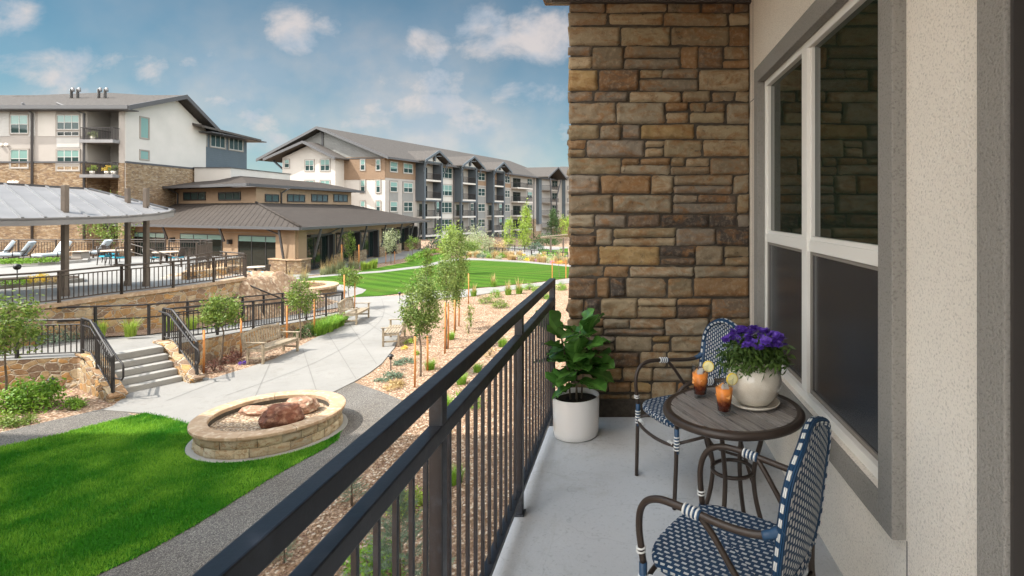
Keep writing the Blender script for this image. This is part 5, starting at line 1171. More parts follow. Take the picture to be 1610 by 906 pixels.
railing('open two-bar railing on the inner edge of the walkway', [(-18.0, 15.0, zL+.02), (-16.6, 16.25, zL+.02), (-15.1, 17.15, rz(0, 17.1)+.02), (-14.8, 18.8, rz(0, 18.8)+.02), (-14.75, 20.6, rz(0, 20.6)+.02), (-14.8, 22.6, rz(0, 22.6)+.02), (-14.85, 24.8, .03)], .95, balusters=False, mid=.55, top2=False, m='iron', post_every=1.3)
y31 = zP+.02
railing('dark railing behind the lounge chairs at the back of the plaza', [(-37, 31.5, y31), (-30, 31.6, y31), (-26.5, 31.5, y31)], 1.05, m='bronze', sp=.16, post_every=2.3)
railing('dark railing at the rear of the plaza behind the patio tables', [(-26.3, 31.5, y31), (-23.6, 31.2, y31), (-22.2, 28.3, y31)], 1.05, m='bronze', sp=.15)
q1 = [P(296, 437, zP), P(318, 431, zP), P(352, 424, zP), P(385, 419, zP)]
railing('dark railing round the lower stair opening at the right of the plaza', [(p.x, p.y, zP+.02) for p in (P(296, 441, zP), P(312, 437.5, zP), P(345, 430, zP))]+[(-16.0, 22.9, zP+.02)], .92, m='bronze')
railing('dark railing of the lower ramp before the clubhouse windows', [P(240, 418, 1.6), P(300, 416, 1.4), P(330, 418, 1.2)], 1.0, m='bronze', post_every=1.5)
railing('sloping dark handrail going down toward the clubhouse patio', [P(205, 414, zP), P(240, 424, 1.6), P(285, 440, 1.3)], 1.0, m='bronze', balusters=False, mid=.6, top2=False, post_every=1.2)
o = None
b = MB(); pz_ = [P(285, 441, zP), P(330, 436, zP), P(383, 428, zP), P(350, 424, zP), P(300, 432, zP)]; b.prism([(p.x, p.y) for p in pz_], zP, zP+.3); tag(b.build('planter_kerb', 'flag'), 'low flagstone kerb around the stair opening on the plaza', 'kerb')
b = MB(); b.tube([(-15.45, 22.5, 1.55), (-14.6, 23.2, .9)], .03, 6); b.tube([(-15.35, 22.3, 1.6), (-14.5, 23.0, .95)], .03, 6); tag(b.build('wall_handrail', 'iron'), 'pair of short sloping handrail bars at the right end of the plaza wall', 'handrail')

# ------------------------------------------------------------------ pergola on the plaza
kk = 1.059
PG = thing('pergola', 'plaza pergola with sloping pale metal roof pierced by dark square posts', 'pergola', (-17.9, 17.5, zP+.012))
PGo = Vector(PG.location)
def rzf(x, y): return CZ+((4.45+.23*((x/kk+16)*-.85+(y/kk-17)*.53))-4.6)*kk
edge = [(-16.6, 18.86), (-15.6, 18.86)]
front = smooth_path([(-19.5*kk, 12.6*kk, 0), (-18.1*kk, 13.6*kk, 0), (-16.95*kk, 14.87*kk, 0), (-16.35*kk, 15.97*kk, 0), (-15.80*kk, 17.12*kk, 0), (-15.55*kk, 18.2*kk, 0), (-15.6*kk, 18.9*kk, 0)], 4)
back = [(-19.1*kk, 19.5*kk), (-21.6*kk, 17.1*kk), (-24*kk, 14.8*kk)]
poly = [(p.x, p.y) for p in front]+back
b = MB(); b.prism([(x-PGo.x, y-PGo.y) for x, y in poly], lambda x, y: rzf(x+PGo.x, y+PGo.y)-PGo.z-.05, lambda x, y: rzf(x+PGo.x, y+PGo.y)-PGo.z); b.build('roof', 'zinc', PG)
b = MB(); fr = [Vector((p.x, p.y, rzf(p.x, p.y)))-PGo for p in front]
for i in range(len(fr)-1):
    a, c = fr[i], fr[i+1]; b.add([a+Vector((0, 0, .03)), c+Vector((0, 0, .03)), c-Vector((0, 0, .20)), a-Vector((0, 0, .20))], [(0, 1, 2, 3)]); n = Vector((-.1, .06, 0)); b.add([a+n+Vector((0, 0, .03)), c+n+Vector((0, 0, .03)), c+n-Vector((0, 0, .20)), a+n-Vector((0, 0, .20))], [(3, 2, 1, 0)]); b.add([a-Vector((0, 0, .2)), c-Vector((0, 0, .2)), c+n-Vector((0, 0, .2)), a+n-Vector((0, 0, .2))], [(0, 1, 2, 3)])
b.build('fascia', 'zinc', PG)
# standing seams
g_ = Vector((-.85, .53, 0)).normalized(); e_ = Vector((.53, .85, 0)).normalized(); b = MB(); t_ = -8.0
def inside(x, y):
    c = False; n = len(poly); j = n-1
    for i in range(n):
        if ((poly[i][1] > y) != (poly[j][1] > y)) and x < (poly[j][0]-poly[i][0])*(y-poly[i][1])/(poly[j][1]-poly[i][1])+poly[i][0]: c = not c
        j = i
    return c
while t_ < 8:
    base = Vector((-16.6, 17.5, 0))+e_*t_; ins = [s for s in np.arange(-4, 9, .05) if inside(base.x+g_.x*s, base.y+g_.y*s)]
    if len(ins) > 4:
        a, c = base+g_*ins[0], base+g_*ins[-1]; a.z = rzf(a.x, a.y)+.025; c.z = rzf(c.x, c.y)+.025; b.tube([a-PGo, c-PGo], .042, 4, smooth=False)
    t_ += .48
b.build('standing_seams', 'zinc', PG)
bb = back[:1]; tip = front[-1]; a = Vector((tip.x, tip.y, rzf(tip.x, tip.y)))-PGo; c = Vector((back[0][0], back[0][1], rzf(*back[0])))-PGo; d2_ = Vector((back[1][0], back[1][1], rzf(*back[1])))-PGo
edge_strip(PG, 'edge_flashing', a, c, 'trim_dark', .05, .16, .06); edge_strip(PG, 'edge_flashing', c, d2_, 'trim_dark', .05, .16, .06)
for (x, y, s_, top) in ((-17.9, 17.5, .14, 5.42), (-18.1, 19.9, .125, 5.42), (-17.3, 19.75, .135, 5.42), (-21.8, 15.4, .14, 5.6)):
    b = MB(); q = Vector((x, y, 0))-Vector((PGo.x, PGo.y, 0)); b.box(q.x-s_/2, q.x+s_/2, q.y-s_/2, q.y+s_/2, 0, top-PGo.z, bev=.01); b.box(q.x-s_/2-.012, q.x+s_/2+.012, q.y-s_/2-.012, q.y+s_/2+.012, 0, .18); b.build('post', 'steel', PG)
b = MB()
for k in (.12, .5, .85):
    p0 = Vector((-17.0, 16.2, 0)).lerp(Vector((-16.9, 19.9, 0)), k); 
for (x0_, y0_, x1_, y1_) in ((-20.5, 15.2, -17.0, 20.1), (-22, 16.2, -18.3, 20.5)):
    a = Vector((x0_, y0_, rzf(x0_, y0_)-.2))-PGo; c = Vector((x1_, y1_, rzf(x1_, y1_)-.2))-PGo; b.tube([a, c], .07, 4, smooth=False)
b.build('roof_beam', 'steel', PG)

# planter strips with kerbs on the plaza
def kerb_planter(pts, label, seed, flowers=False):
    root = thing('planter', label, 'planter', (0, 0, 0), group='kerbed planting strips on the plaza'); ps = [P(u, v, zP) for u, v in pts]; xy = [(p.x, p.y) for p in ps]
    b = MB(); b.prism(xy, zP, zP+.16); b.build('kerb', 'concrete_step', root); cx = sum(p[0] for p in xy)/len(xy); cy = sum(p[1] for p in xy)/len(xy)
    b = MB(); b.prism([(cx+(x-cx)*.9, cy+(y-cy)*.9) for x, y in xy], zP+.1, zP+.175); b.build('planting_bed', 'soil', root); return root
kerb_planter([(-30, 418), (0, 418.5), (60, 417.5), (95, 416), (138, 413), (140, 409.5), (60, 409), (0, 410), (-30, 411)], 'long kerbed planting strip in front of the lounge chairs', 1)
kerb_planter([(-30, 457), (0, 455.5), (60, 450), (95, 447.5), (132, 444), (131, 440), (60, 440), (0, 444), (-30, 446)], 'kerbed planting strip with yellow flowers behind the first pergola post', 2)

# ------------------------------------------------------------------ plants
PR = {}
def plant(name, label, cat, loc, build, key, rz_=None, sc=1.0, group=None):
    """one plant; the first of a kind is built, later ones are copies of it and of its parts"""
    if key not in PR:
        root = thing(name, label, cat, (0, 0, 0), 0, group); build(root); PR[key] = root
    else:
        src = PR[key]; root = src.copy(); COL.objects.link(root)
        for ch in src['_kids'] if False else [x for x in src.children]:
            c = ch.copy(); COL.objects.link(c); c.parent = root
        tag(root, label, cat, group)
        if 'group' in root.keys() and not group: del root['group']
    root.location = loc; root.rotation_euler.z = rnd.uniform(0, 6.28) if rz_ is None else rz_; root.scale = (sc,)*3
    return root
def tuft(m='leaf', h=.45, r=.10, n=160, w=.012, plume=False, seed=1, lean=.6):
    def f(root):
        blades('blades', n, m, root, r=r, h=h, lean=lean, w=w, seed=seed)
        if plume: blades('plumes', 46, 'leaf_tan', root, r=r*.7, h=h*1.75, lean=.25, w=.02, seed=seed+1)
    return f
def bush(m='leaf', rad=(.35, .35, .25), n=700, size=.06, clumps=30, seed=1, shape='dome', aspect=.5, z=.02, stem=True):
    def f(root):
        leaves('foliage', n, m, root, rad=rad, centre=(0, 0, z if shape in ('dome', 'mat') else rad[2]), size=size, clumps=clumps, seed=seed, shape=shape, aspect=aspect, hollow=.35)
        if stem:
            b = MB(); g = random.Random(seed)
            for k in range(6): a = k*1.05; b.tube([(0, 0, -.02), (math.cos(a)*rad[0]*.4, math.sin(a)*rad[1]*.4, rad[2]*.8)], [.012, .006], 5)
            b.build('stems', 'bark', root)
    return f
def tree(name, label, base, H, cz, rad, m='leaf_pear', n=2200, size=.075, seed=1, shape='ball', tr=.03, clumps=60, group='young staked trees', sp=.36):
    root = thing(name, label, 'tree', base, 0, group); g = random.Random(seed)
    b = MB(); pts = [(0, 0, -.03)]; 
    for k in range(1, 7): pts.append((g.uniform(-.03, .03)*k*.5, g.uniform(-.03, .03)*k*.5, (cz+rad[2]*.7)*k/6))
    sp_ = smooth_path(pts, 3); b.tube(sp_, [tr*(1-.75*i/(len(sp_)-1)) for i in range(len(sp_))], 8)
    o = b.build('trunk', 'bark', root); b = MB()
    for k in range(14):
        zz = cz-rad[2]*.95+k/14*rad[2]*1.5; a = k*2.4; r_ = rad[0]*.75*(1-.35*k/14); b.tube(smooth_path([(0, 0, zz), (math.cos(a)*r_*.5, math.sin(a)*r_*.5, zz+rad[2]*.16), (math.cos(a)*r_, math.sin(a)*r_, zz+rad[2]*.42)], 3), [tr*.38*(1-.12*i) for i in range(7)], 5)
    b.build('branches', 'bark', root)
    leaves('crown', n, m, root, rad=rad, centre=(0, 0, cz), size=size, seed=seed, shape=shape, clumps=clumps, spread=sp, hollow=.3, up=.4)
    return root
def stake(loc, h, label, r=.028):
    b = MB(); b.tube([(0, 0, -.05), (.01, .005, h*.5), (.0, .015, h)], r, 8); o = b.build('tree_stake', 'stake'); o.location = loc; return tag(o, label, 'stake', 'orange wooden tree stakes')
# trees near to far (base pixel gives the standing point)
def gpt(u, v, off=0): p = G(u, v, off); return (p.x, p.y, p.z)
t0 = gpt(10, 650); tree('young_tree', 'airy green young tree at the far left edge, in front of the walkway railing', t0, 2.6, 1.98, (.62, .62, .62), 'leaf', 2600, .085, 3, tr=.028, clumps=46, sp=.42)
t1 = gpt(348.7, 573); tree('young_tree', 'round-headed young tree beside the steps, between two orange stakes', t1, 2.2, 1.62, (.54, .54, .50), 'leaf', 2300, .085, 5, tr=.03)
stake(gpt(320, 587), 1.22, 'orange stake left of the round-headed tree, next to the stair railing'); stake(gpt(378.5, 561), 1.2, 'orange stake right of the round-headed tree, just left of the long bench')
t2 = gpt(472.7, 535); tree('young_tree', 'young tree behind the long bench, with an orange stake on either side', t2, 2.3, 1.55, (.48, .48, .58), 'leaf', 1700, .085, 8, tr=.026)
stake(gpt(450.6, 540), 1.3, 'orange stake rising behind the right end of the long bench'); stake(gpt(493.7, 528), 1.35, 'orange stake in the leafy green bed beyond the long bench')
t3 = gpt(549, 488); tree('young_tree', 'small young tree behind the middle bench at the edge of the lawn', t3, 2.2, 1.55, (.48, .48, .45), 'leaf', 1300, .09, 9, tr=.024)
stake(gpt(541, 494), 1.75, 'orange stake at the low end of the ramp railing'); stake(gpt(557.5, 487), 1.3, 'orange stake right of the small tree behind the middle bench')
t4 = gpt(661.5, 592); tree('pear_tree', 'leafy pear tree nearest the balcony railing, standing between two orange stakes', t4, 3.2, 1.95, (.50, .50, .80), 'leaf_pear', 5600, .075, 12, 'ball', .032, 90, sp=.32)
stake(gpt(652, 609), 1.32, 'orange stake in front of the leafy pear tree'); stake(gpt(671.8, 583), 1.0, 'shorter orange stake behind the leafy pear tree')
t5 = gpt(702, 549); tree('pear_tree', 'slender pear tree between the leafy one and the tall columnar one', t5, 3.0, 2.35, (.34, .34, .62), 'leaf_pear', 1900, .075, 14, 'column', .028, 50, sp=.4)
stake(gpt(699.5, 556), 1.65, 'left orange stake of the slender pear tree'); stake(gpt(704.5, 548), 1.5, 'right orange stake of the slender pear tree')
t6 = gpt(716, 520); tree('columnar_tree', 'tall columnar pear tree rising above the lawn and the railing', t6, 4.4, 2.55, (.44, .44, 1.3), 'leaf_pear', 5600, .08, 16, 'column', .035, 120, sp=.3)
stake(gpt(714.5, 524), 1.25, 'orange stake left of the tall columnar tree'); stake(gpt(721.5, 513), 1.25, 'orange stake right of the tall columnar tree')
t7 = gpt(672, 540); tree('young_tree', 'thin leader of a young tree standing against the far lawn, left of the columnar tree', t7, 3.2, 2.6, (.28, .28, .62), 'leaf', 900, .08, 17, 'cone', .022, 30)
t8 = gpt(708, 432); tree('young_tree', 'pale green tree peeking above the columnar tree, across the lawn', t8, 4, 2.6, (.95, .95, 1.2), 'leaf_lime', 1500, .16, 19, 'ball', .05, 40)
stake(gpt(736.5, 478), 1.5, 'single orange stake standing by the path, right of the columnar tree')
t9 = gpt(614.5, 414.6); tree('young_tree', 'grey-leaved staked tree on the strip in front of the clubhouse doors', t9, 3, 2.2, (.72, .72, 1.05), 'leaf_pale', 1300, .12, 20, 'ball', .03, 30)
for du in (-8, 6): stake(gpt(614.5+du, 414.6), 1.1, 'pale stake %s of the grey-leaved clubhouse tree' % ('left' if du < 0 else 'right'))
t10 = gpt(548, 420); tree('young_tree', 'narrow bright young tree before the clubhouse windows', t10, 2.8, 1.9, (.5, .5, .85), 'leaf', 1000, .12, 21, 'column', .03, 30)
for du in (-11, 16): stake(gpt(548+du, 421), 1.9, 'tall brown stake %s of the narrow clubhouse tree' % ('left' if du < 0 else 'right'), .05)
t11 = gpt(648.5, 404); tree('young_tree', 'small bushy tree by the last clubhouse columns', t11, 2, 1.45, (.62, .62, .65), 'leaf', 700, .14, 22, 'ball', .03, 26)
t12 = (P(353, 400, 1.2).x*1.05, P(353, 400, 1.2).y*1.05, .3); tree('young_tree', 'slim lime-green tree between the plaza rails and the clubhouse wall', t12, 3, 2.2, (.5, .5, .95), 'leaf_lime', 900, .12, 23, 'column', .03, 26)
t13 = gpt(879, 437); tree('young_tree', 'bare thin sapling in a wooden stake frame near the stone wall', t13, 3, 1.7, (.3, .3, .5), 'leaf_pale', 160, .1, 24, 'ball', .02, 12)
tf = thing('stake_frame', 'pale wooden frame of two posts and a crossbar round the thin sapling', 'stake frame', gpt(879, 438)); b = MB()

for dx in (-.48, .48): b = MB(); b.box(dx-.03, dx+.03, -.03, .03, 0, 1.3); b.build('frame_post', 'stake', tf)
b = MB(); b.box(-.45, .45, -.02, .02, 1.1, 1.17); b.build('crossbar', 'stake', tf)
t14 = gpt(825.5, 392); tree('columnar_tree', 'bright yellow-green columnar tree against the long apartment building', t14, 6, 3.6, (1.15, 1.15, 3.2), 'leaf_lime', 2600, .28, 25, 'column', .06, 60)
t15 = gpt(801, 391); tree('columnar_tree', 'shorter lime columnar tree left of the bright one', t15, 4, 2.4, (1.0, 1.0, 2.1), 'leaf_lime', 1300, .26, 26, 'column', .05, 40)
t16 = gpt(870, 382); tree('pine_tree', 'dark green conical tree in front of the farthest building', t16, 6, 3.4, (1.9, 1.9, 3.2), 'leaf_dark', 1800, .35, 27, 'cone', .08, 50)
t17 = gpt(890, 384); tree('young_tree', 'lime tree cut by the edge of the stone wall', t17, 5, 4.0, (1.5, 1.5, 2.0), 'leaf_lime', 1000, .3, 28, 'ball', .06, 30)
tree('young_tree', 'wispy tree growing by the stone corner behind the lounge chairs', (-33.5, 35.5, 1.5), 4, 2.6, (1.3, 1.3, 1.7), 'leaf', 1600, .14, 29, 'ball', .05, 40)
# large shrubs at the clubhouse end
def sh(u, v, label, rad, m, n=900, size=.12, seed=1, shape='dome', name='shrub', cat='shrub', aspect=.5, clumps=34): plant(name, label, cat, gpt(u, v), bush(m, rad, n, size, clumps, seed, shape, aspect), ('s', label))
sh(752, 396, 'big pale green willowy shrub at the corner of the long apartment building', (2.6, 2.2, 3.0), 'leaf_pale', 3200, .22, 31, clumps=90)
sh(737, 398, 'mid green rounded shrub at the left foot of the pale willowy shrub', (1.6, 1.5, 1.9), 'leaf', 1500, .2, 32)
sh(783, 399, 'tan twiggy shrub right of the pale willowy shrub', (1.3, 1.3, 1.7), 'leaf_tan', 1100, .2, 33)
sh(690, 395, 'grey-leaved shrub group beside the end of the clubhouse', (1.9, 1.2, 1.6), 'leaf_blue', 1400, .2, 34)
sh(706, 394, 'pale dry shrub beside the end of the clubhouse', (1.5, 1.1, 2.0), 'leaf_pale', 1200, .2, 35)
sh(842, 392, 'silvery low shrub under the bright columnar tree', (2.0, 1.4, 1.1), 'leaf_blue', 1100, .2, 36)
sh(855, 386, 'dark shrubs along the foot of the far building', (3.2, 1.6, 2.0), 'leaf_dark', 1400, .3, 37)
# near shrubs left of the steps
sh(47, 643, 'large bright green shrub in front of the walkway wall', (.60, .50, .62), 'leaf_bush', 2600, .085, 41, clumps=70)
sh(25, 667, 'low olive shrub at the edge of the gravel path, lower left', (.37, .32, .20), 'leaf', 1100, .05, 42)
sh(114.5, 643, 'small round green shrub left of the stair wall', (.24, .24, .20), 'leaf_bush', 800, .05, 43)
def onw(u, v, label, b_, key, sc=1): p = P(u, v, zL+.06); plant('grass_clump' if 'grass' in label else 'shrub', label, 'plant', (p.x, p.y, p.z), b_, key, None, sc)
onw(85.5, 538, 'low spreading juniper at the foot of the plaza wall, behind the left railing', bush('leaf_blue', (.55, .4, .28), 900, .06, 30, 44, 'mat'), 'jun')
onw(157, 530, 'grass clump at the foot of the plaza wall, left of the pair', tuft('leaf_lime', .55, .12, 170, .014, seed=2), 'tw')
onw(205, 529, 'grass clump at the foot of the plaza wall, right of the pair', None, 'tw', 1.05)
onw(265, 520, 'yellow-green grass clump behind the stair railing post', None, 'tw', .9)
onw(302, 517, 'grass clump seen through the stair railing bars', None, 'tw', .85)
# shrubs behind the benches
sh(365, 570, 'wine red barberry between the round-headed tree and the long bench', (.34, .3, .34), 'leaf_red', 900, .05, 45)
sh(336, 584, 'dark bare-twigged barberry at the foot of the first orange stake', (.30, .28, .34), 'leaf_red', 600, .045, 46)
sh(384, 573, 'small violet flowering plant beside the long bench', (.16, .12, .06), 'violet', 160, .04, 47, 'mat', 'flower_plant', 'flowers')
sh(483, 529, 'dark green shrub in the bed beyond the long bench', (.42, .38, .38), 'leaf_dark', 1000, .07, 48)
for i, (u, v, s_) in enumerate(((502, 527, 1.0), (512, 523, 1.15), (521, 518, 1.1), (530, 514, 1.0), (537, 508, .9))):
    plant('grass_clump', 'lush green grass clump along the ramp wall, number %s from the long bench' % ('one', 'two', 'three', 'four', 'five')[i], 'grass clump', gpt(u, v), tuft('leaf_bush', .55, .22, 330, .022, seed=6, lean=.8), 'lush', None, s_, 'green grass clumps along the ramp wall')
# gravel bed between path and railing
def mt(u, v, label, m, rad, n=700, seed=1, size=.05): plant('groundcover', label, 'low plant', gpt(u, v), bush(m, rad, n, size, 26, seed, 'mat', stem=False), ('m', label))
mt(637, 571, 'dark green spreading mat right of the garden lamp', 'leaf_blue', (.36, .25, .13), seed=51); mt(614, 596, 'blue-green spreading mat at the foot of the garden lamp', 'leaf_blue', (.44, .28, .13), 900, 52)
mt(620.5, 609, 'rusty olive spreading mat nearest the gravel path', 'leaf_tan', (.38, .24, .12), 800, 53); mt(636, 549.5, 'small yellow flowering mat beside the third bench', 'yellow', (.14, .12, .10), 260, 54, .035)
mt(645, 540, 'yellow-green mat beyond the yellow flowers', 'leaf_lime', (.20, .18, .16), 350, 55); mt(655, 558, 'tiny yellow-green plant near the leafy pear tree', 'leaf_lime', (.10, .10, .10), 150, 56)
bedp = [(676, 581, 'a', 'green grass clump right of the leafy pear tree'), (709, 534, 'a', 'bright grass clump at the foot of the slender pear tree'), (737, 524, 'b', 'upright twiggy green plant in the middle of the gravel bed'), (740, 508, 'b', 'taller twiggy plant behind the upright one in the gravel bed'),
        (737.5, 496, 'c', 'sparse brown shrub in the gravel bed, below the single stake'), (763.7, 477, 'd', 'broad green shrub just beyond the path edge'), (787, 484, 'd', 'broad green shrub nearest the railing in the far bed'), (745, 466, 'e', 'feather grass by the single orange stake'),
        (779, 468, 'd2', 'shrub right behind the two broad green shrubs'), (799, 464, 'e', 'feather grass in the middle of the far row'), (816, 462, 'e', 'feather grass right of the middle one in the far row'), (832, 456, 'f', 'green mound at the path, third from the stone wall'),
        (845, 460, 'f', 'green mound half hidden by the railing, second from the stone wall'), (856, 470, 'f', 'green mound seen between the two top rails'), (881, 456, 'f', 'green mound in the gap between railing end and stone wall'), (776, 452, 'e', 'feather grass on the lawn side of the path, left one'),
        (725, 604, 'a', 'grass clump seen between the top rail and second rail'), (700, 642, 'a', 'grass clump low between the railing bars'), (690, 690, 'c', 'sparse shrub seen through the balusters'), (735, 640, 'd2', 'leafy plant seen through the far balusters'),
        (750, 585, 'a', 'grass clump behind the second railing post'), (770, 560, 'c', 'sparse shrub behind the second rail'), (790, 545, 'a', 'grass clump behind the far balusters'), (715, 760, 'a', 'grass clump behind the near balusters, right of the post')]
BK = {'a': tuft('leaf_bush', .34, .12, 190, .012, seed=3, lean=.7), 'b': bush('leaf', (.14, .14, .42), 350, .05, 16, 61, 'ball'), 'c': bush('leaf_tan', (.26, .26, .36), 260, .045, 18, 62, 'dome'), 'd': bush('leaf', (.42, .40, .36), 1000, .06, 30, 63, 'dome', .4),
      'd2': bush('leaf_bush', (.34, .34, .40), 800, .06, 26, 64, 'dome', .4), 'e': tuft('leaf_bush', .50, .15, 220, .014, True, 7), 'f': bush('leaf_bush', (.40, .40, .36), 900, .07, 30, 65, 'dome', .35)}
for (u, v, k, lab) in bedp: plant({'a': 'grass_clump', 'e': 'grass_clump'}.get(k, 'shrub'), lab, 'plant', gpt(u, v), BK[k], 'bed'+k, None, rnd.uniform(.85, 1.1))
# plants below the balcony seen through the near bars
def conifer(root):
    g = random.Random(5); b = MB(); b.tube([(0, 0, 0), (0, 0, 1.15)], [.035, .008], 8); b.build('trunk', 'bark', root); gg = np.random.default_rng(3); V = []; T = []
    for k in range(150):
        t = g.random()**.8; z = .08+1.05*t; L_ = (.52*(1-t)+.06)*g.uniform(.7, 1.1); a = g.uniform(0, 6.28); d = np.array([math.cos(a), math.sin(a), .25+t*.6]); d /= np.linalg.norm(d); n = int(34*L_/.3)+10
        s = gg.uniform(.15, 1, n)**.8; base = np.array([0, 0, z])+d*(s*L_)[:, None]; nd = gg.normal(size=(n, 3))*.7+d; nd /= np.linalg.norm(nd, axis=1)[:, None]; ln = .045; sx = np.cross(nd, gg.normal(size=(n, 3))); sx /= np.linalg.norm(sx, axis=1)[:, None]; sx *= .0028
        V.append(np.stack([base-sx, base+sx, base+nd*ln+sx*.3, base+nd*ln-sx*.3], 1)); T.append(np.clip(.3*gg.random(n)+.7*s, 0, 1))
    quads('needles', np.concatenate(V).reshape(-1, 3), np.concatenate(T), 'leaf_blue', root)
plant('spruce', 'young blue spruce directly below the balcony, seen through the nearest bars', 'spruce', (-2.75, 6.55, 0), conifer, 'spruce', 0, 1.15)
plant('spruce', 'smaller dwarf conifer on the gravel at the bottom edge between the two rails', 'spruce', (P(447, 885).x, P(447, 885).y, 0), conifer, 'spruce', 2, .42)
plant('spruce', 'dwarf conifer seen between the rails near the first post', 'spruce', (P(553, 795).x, P(553, 795).y, 0), conifer, 'spruce', 1, .55)
plant('shrub', 'leafy green shrub next to the young spruce below the balcony', 'shrub', (P(590, 905).x, P(590, 905).y, 0), bush('leaf_bush', (.4, .35, .4), 1100, .06, 30, 71), 'lowb', 0)
plant('shrub', 'yellow-green shrub behind the young spruce below the balcony', 'shrub', (P(642, 800).x, P(642, 800).y, 0), bush('leaf_lime', (.32, .3, .26), 800, .05, 30, 72), 'lowc', 0)
# plants on the plaza strips
for i, (u, v, nm) in enumerate(((6, 415, 'leftmost'), (22, 414, 'second'), (38, 414, 'middle'), (54, 413.5, 'fourth'), (78, 412, 'rightmost'))):
    p = P(u, v, zP+.17); plant('shrub', 'low green shrub in the strip before the lounge chairs, %s of the row' % nm, 'shrub', (p.x, p.y, p.z), bush('leaf_bush', (.42, .3, .2), 420, .08, 20, 81, stem=False), 'pl', None, 1, 'low green shrubs in front of the lounge chairs')
for i, (u, v, nm, m) in enumerate(((8, 449, 'left', 'leaf_bush'), (30, 447, 'middle', 'leaf_bush'), (56, 445, 'yellow-flowered', 'yellow'), (66, 444, 'tallest yellow-flowered', 'yellow'), (90, 443, 'right', 'leaf_tan'))):
    p = P(u, v, zP+.17); plant('shrub', '%s plant in the plaza strip beside the first pergola post' % nm, 'shrub', (p.x, p.y, p.z), bush(m, (.28, .22, .34 if m == 'yellow' else .2), 320, .06, 18, 83+i, stem=False), 'pm'+m, None, 1)
# clubhouse beds and far beds
cb = []
for i, (u, v) in enumerate(((508, 433), (517, 431), (526, 429.5), (457, 447), (478, 445), (536, 424), (552, 422), (560, 423))): cb.append((u, v, 'e2'))
for (u, v) in ((571, 425), (577, 424), (583, 423), (589, 422.5)): cb.append((u, v, 'r'))
for (u, v) in ((645, 411), (652, 408), (660, 405), (668, 401.5), (676, 399), (683, 398)): cb.append((u, v, 'g'))
FB = {'e2': tuft('leaf_pale', .8, .22, 200, .025, True, 9), 'r': tuft('leaf_lime', .75, .16, 220, .03, seed=10, lean=.3), 'g': bush('leaf_bush', (.55, .5, .5), 420, .13, 18, 91, stem=False), 'h': bush('leaf_blue', (.6, .55, .5), 380, .14, 18, 92, stem=False),
      'i': bush('leaf_pale', (.6, .55, .6), 380, .14, 18, 93, stem=False), 'j': bush('pink', (.5, .4, .3), 420, .13, 18, 94, stem=False), 'y': bush('yellow', (.6, .5, .35), 320, .13, 16, 95, stem=False), 't': tuft('leaf_tan', 1.0, .3, 190, .035, False, 11)}
LB_ = {'e2': 'feathery pale grass in the bed in front of the clubhouse', 'r': 'small round lime grass in the row of four by the clubhouse walk', 'g': 'green shrub in the curved bed by the clubhouse columns', 'h': 'blue-green shrub in the bed beyond the far lawn', 'i': 'pale shrub in the bed beyond the far lawn', 'j': 'pink flowering clump beyond the far lawn', 'y': 'yellow flowering clump beyond the far lawn', 't': 'tan ornamental grass beyond the far lawn'}
g = random.Random(33)
for k in range(58):
    f = k/57; u = 726+f*166; v = 399+f*14+g.uniform(-5, 2.0) if k % 2 else 402.5+f*12+g.uniform(-1.5, 1.5)
    kind = g.choice('ghit') if f < .5 else g.choice('hiitgty' if k % 5 else 'j'); cb.append((u, v, kind))
for k in range(16): cb.append((845+g.uniform(0, 46), 402+g.uniform(0, 9), g.choice('gty')))
for (u, v, k) in cb: plant('grass_clump' if k in 'e2rt' else 'shrub', LB_[k], 'plant', gpt(u, v), FB[k], 'fb'+k, None, rnd.uniform(.8, 1.15), LB_[k].replace('shrub', 'shrubs').replace('grass', 'grasses'))

# ------------------------------------------------------------------ fire-pit style stone ring with boulders
pc = Vector((-7.44, 11.46, 0)); rgp2 = random.Random(17)
PT = thing('stone_ring', 'large round stone planter with tan capstone, holding gravel and three boulders', 'stone ring', tuple(pc))
rO = 1.27; circ_ = 2*math.pi*rO
def cyl(x, z, d): a = x/rO; return ((rO+d+.006)*math.cos(a), (rO+d+.006)*math.sin(a), z)
cells = stone_cells(circ_, .385, rgp2, hr=(.15, .24), wr=(.22, .46))
palG = [(.30, .25, .165), (.35, .30, .20), (.25, .205, .135), (.38, .32, .22), (.27, .235, .17), (.31, .28, .21)]
ashlar(cells, cyl, rgp2, gap=.002, relief=(.012, .035), res=.045, pal=palG).build('stone_wall', 'ashlar', PT)
b = MB(); b.lathe([(rO-.005, -.02), (rO-.005, .38)], 64); b.lathe([(1.06, .30), (1.06, .385)], 64); b.build('wall_core', 'mortar', PT)
b = MB(); nseg = 9
for k in range(nseg):
    a0, a1 = 2*math.pi*k/nseg+.004, 2*math.pi*(k+1)/nseg-.004; N = 9; vs = []
    for i in range(N+1):
        a = a0+(a1-a0)*i/N
        for r_, z in ((1.06, .385), (1.06, .448), (1.072, .458), (1.345, .460), (1.365, .450), (1.365, .405), (1.355, .385)): j = .004*noise.noise(Vector((a*9, r_*9, z*9))); vs.append(((r_+j)*math.cos(a), (r_+j)*math.sin(a), z+j))
    fs = [(i*7+q, (i+1)*7+q, (i+1)*7+(q+1) % 7, i*7+(q+1) % 7) for i in range(N) for q in range(7)]+[tuple(range(7)), tuple(N*7+q for q in range(6, -1, -1))]
    b.add(vs, [tuple(reversed(f)) for f in fs]); 
b.build('capstone', 'cap', PT)
b = MB(); b.lathe([(0, .30), (1.06, .30)], 48); b.build('gravel_fill', 'peagravel', PT)
b = MB(); b.lathe([(1.25, .03), (1.40, .03), (1.41, .0)], 64, smooth=False); b.build('footing', 'concrete_step', PT)
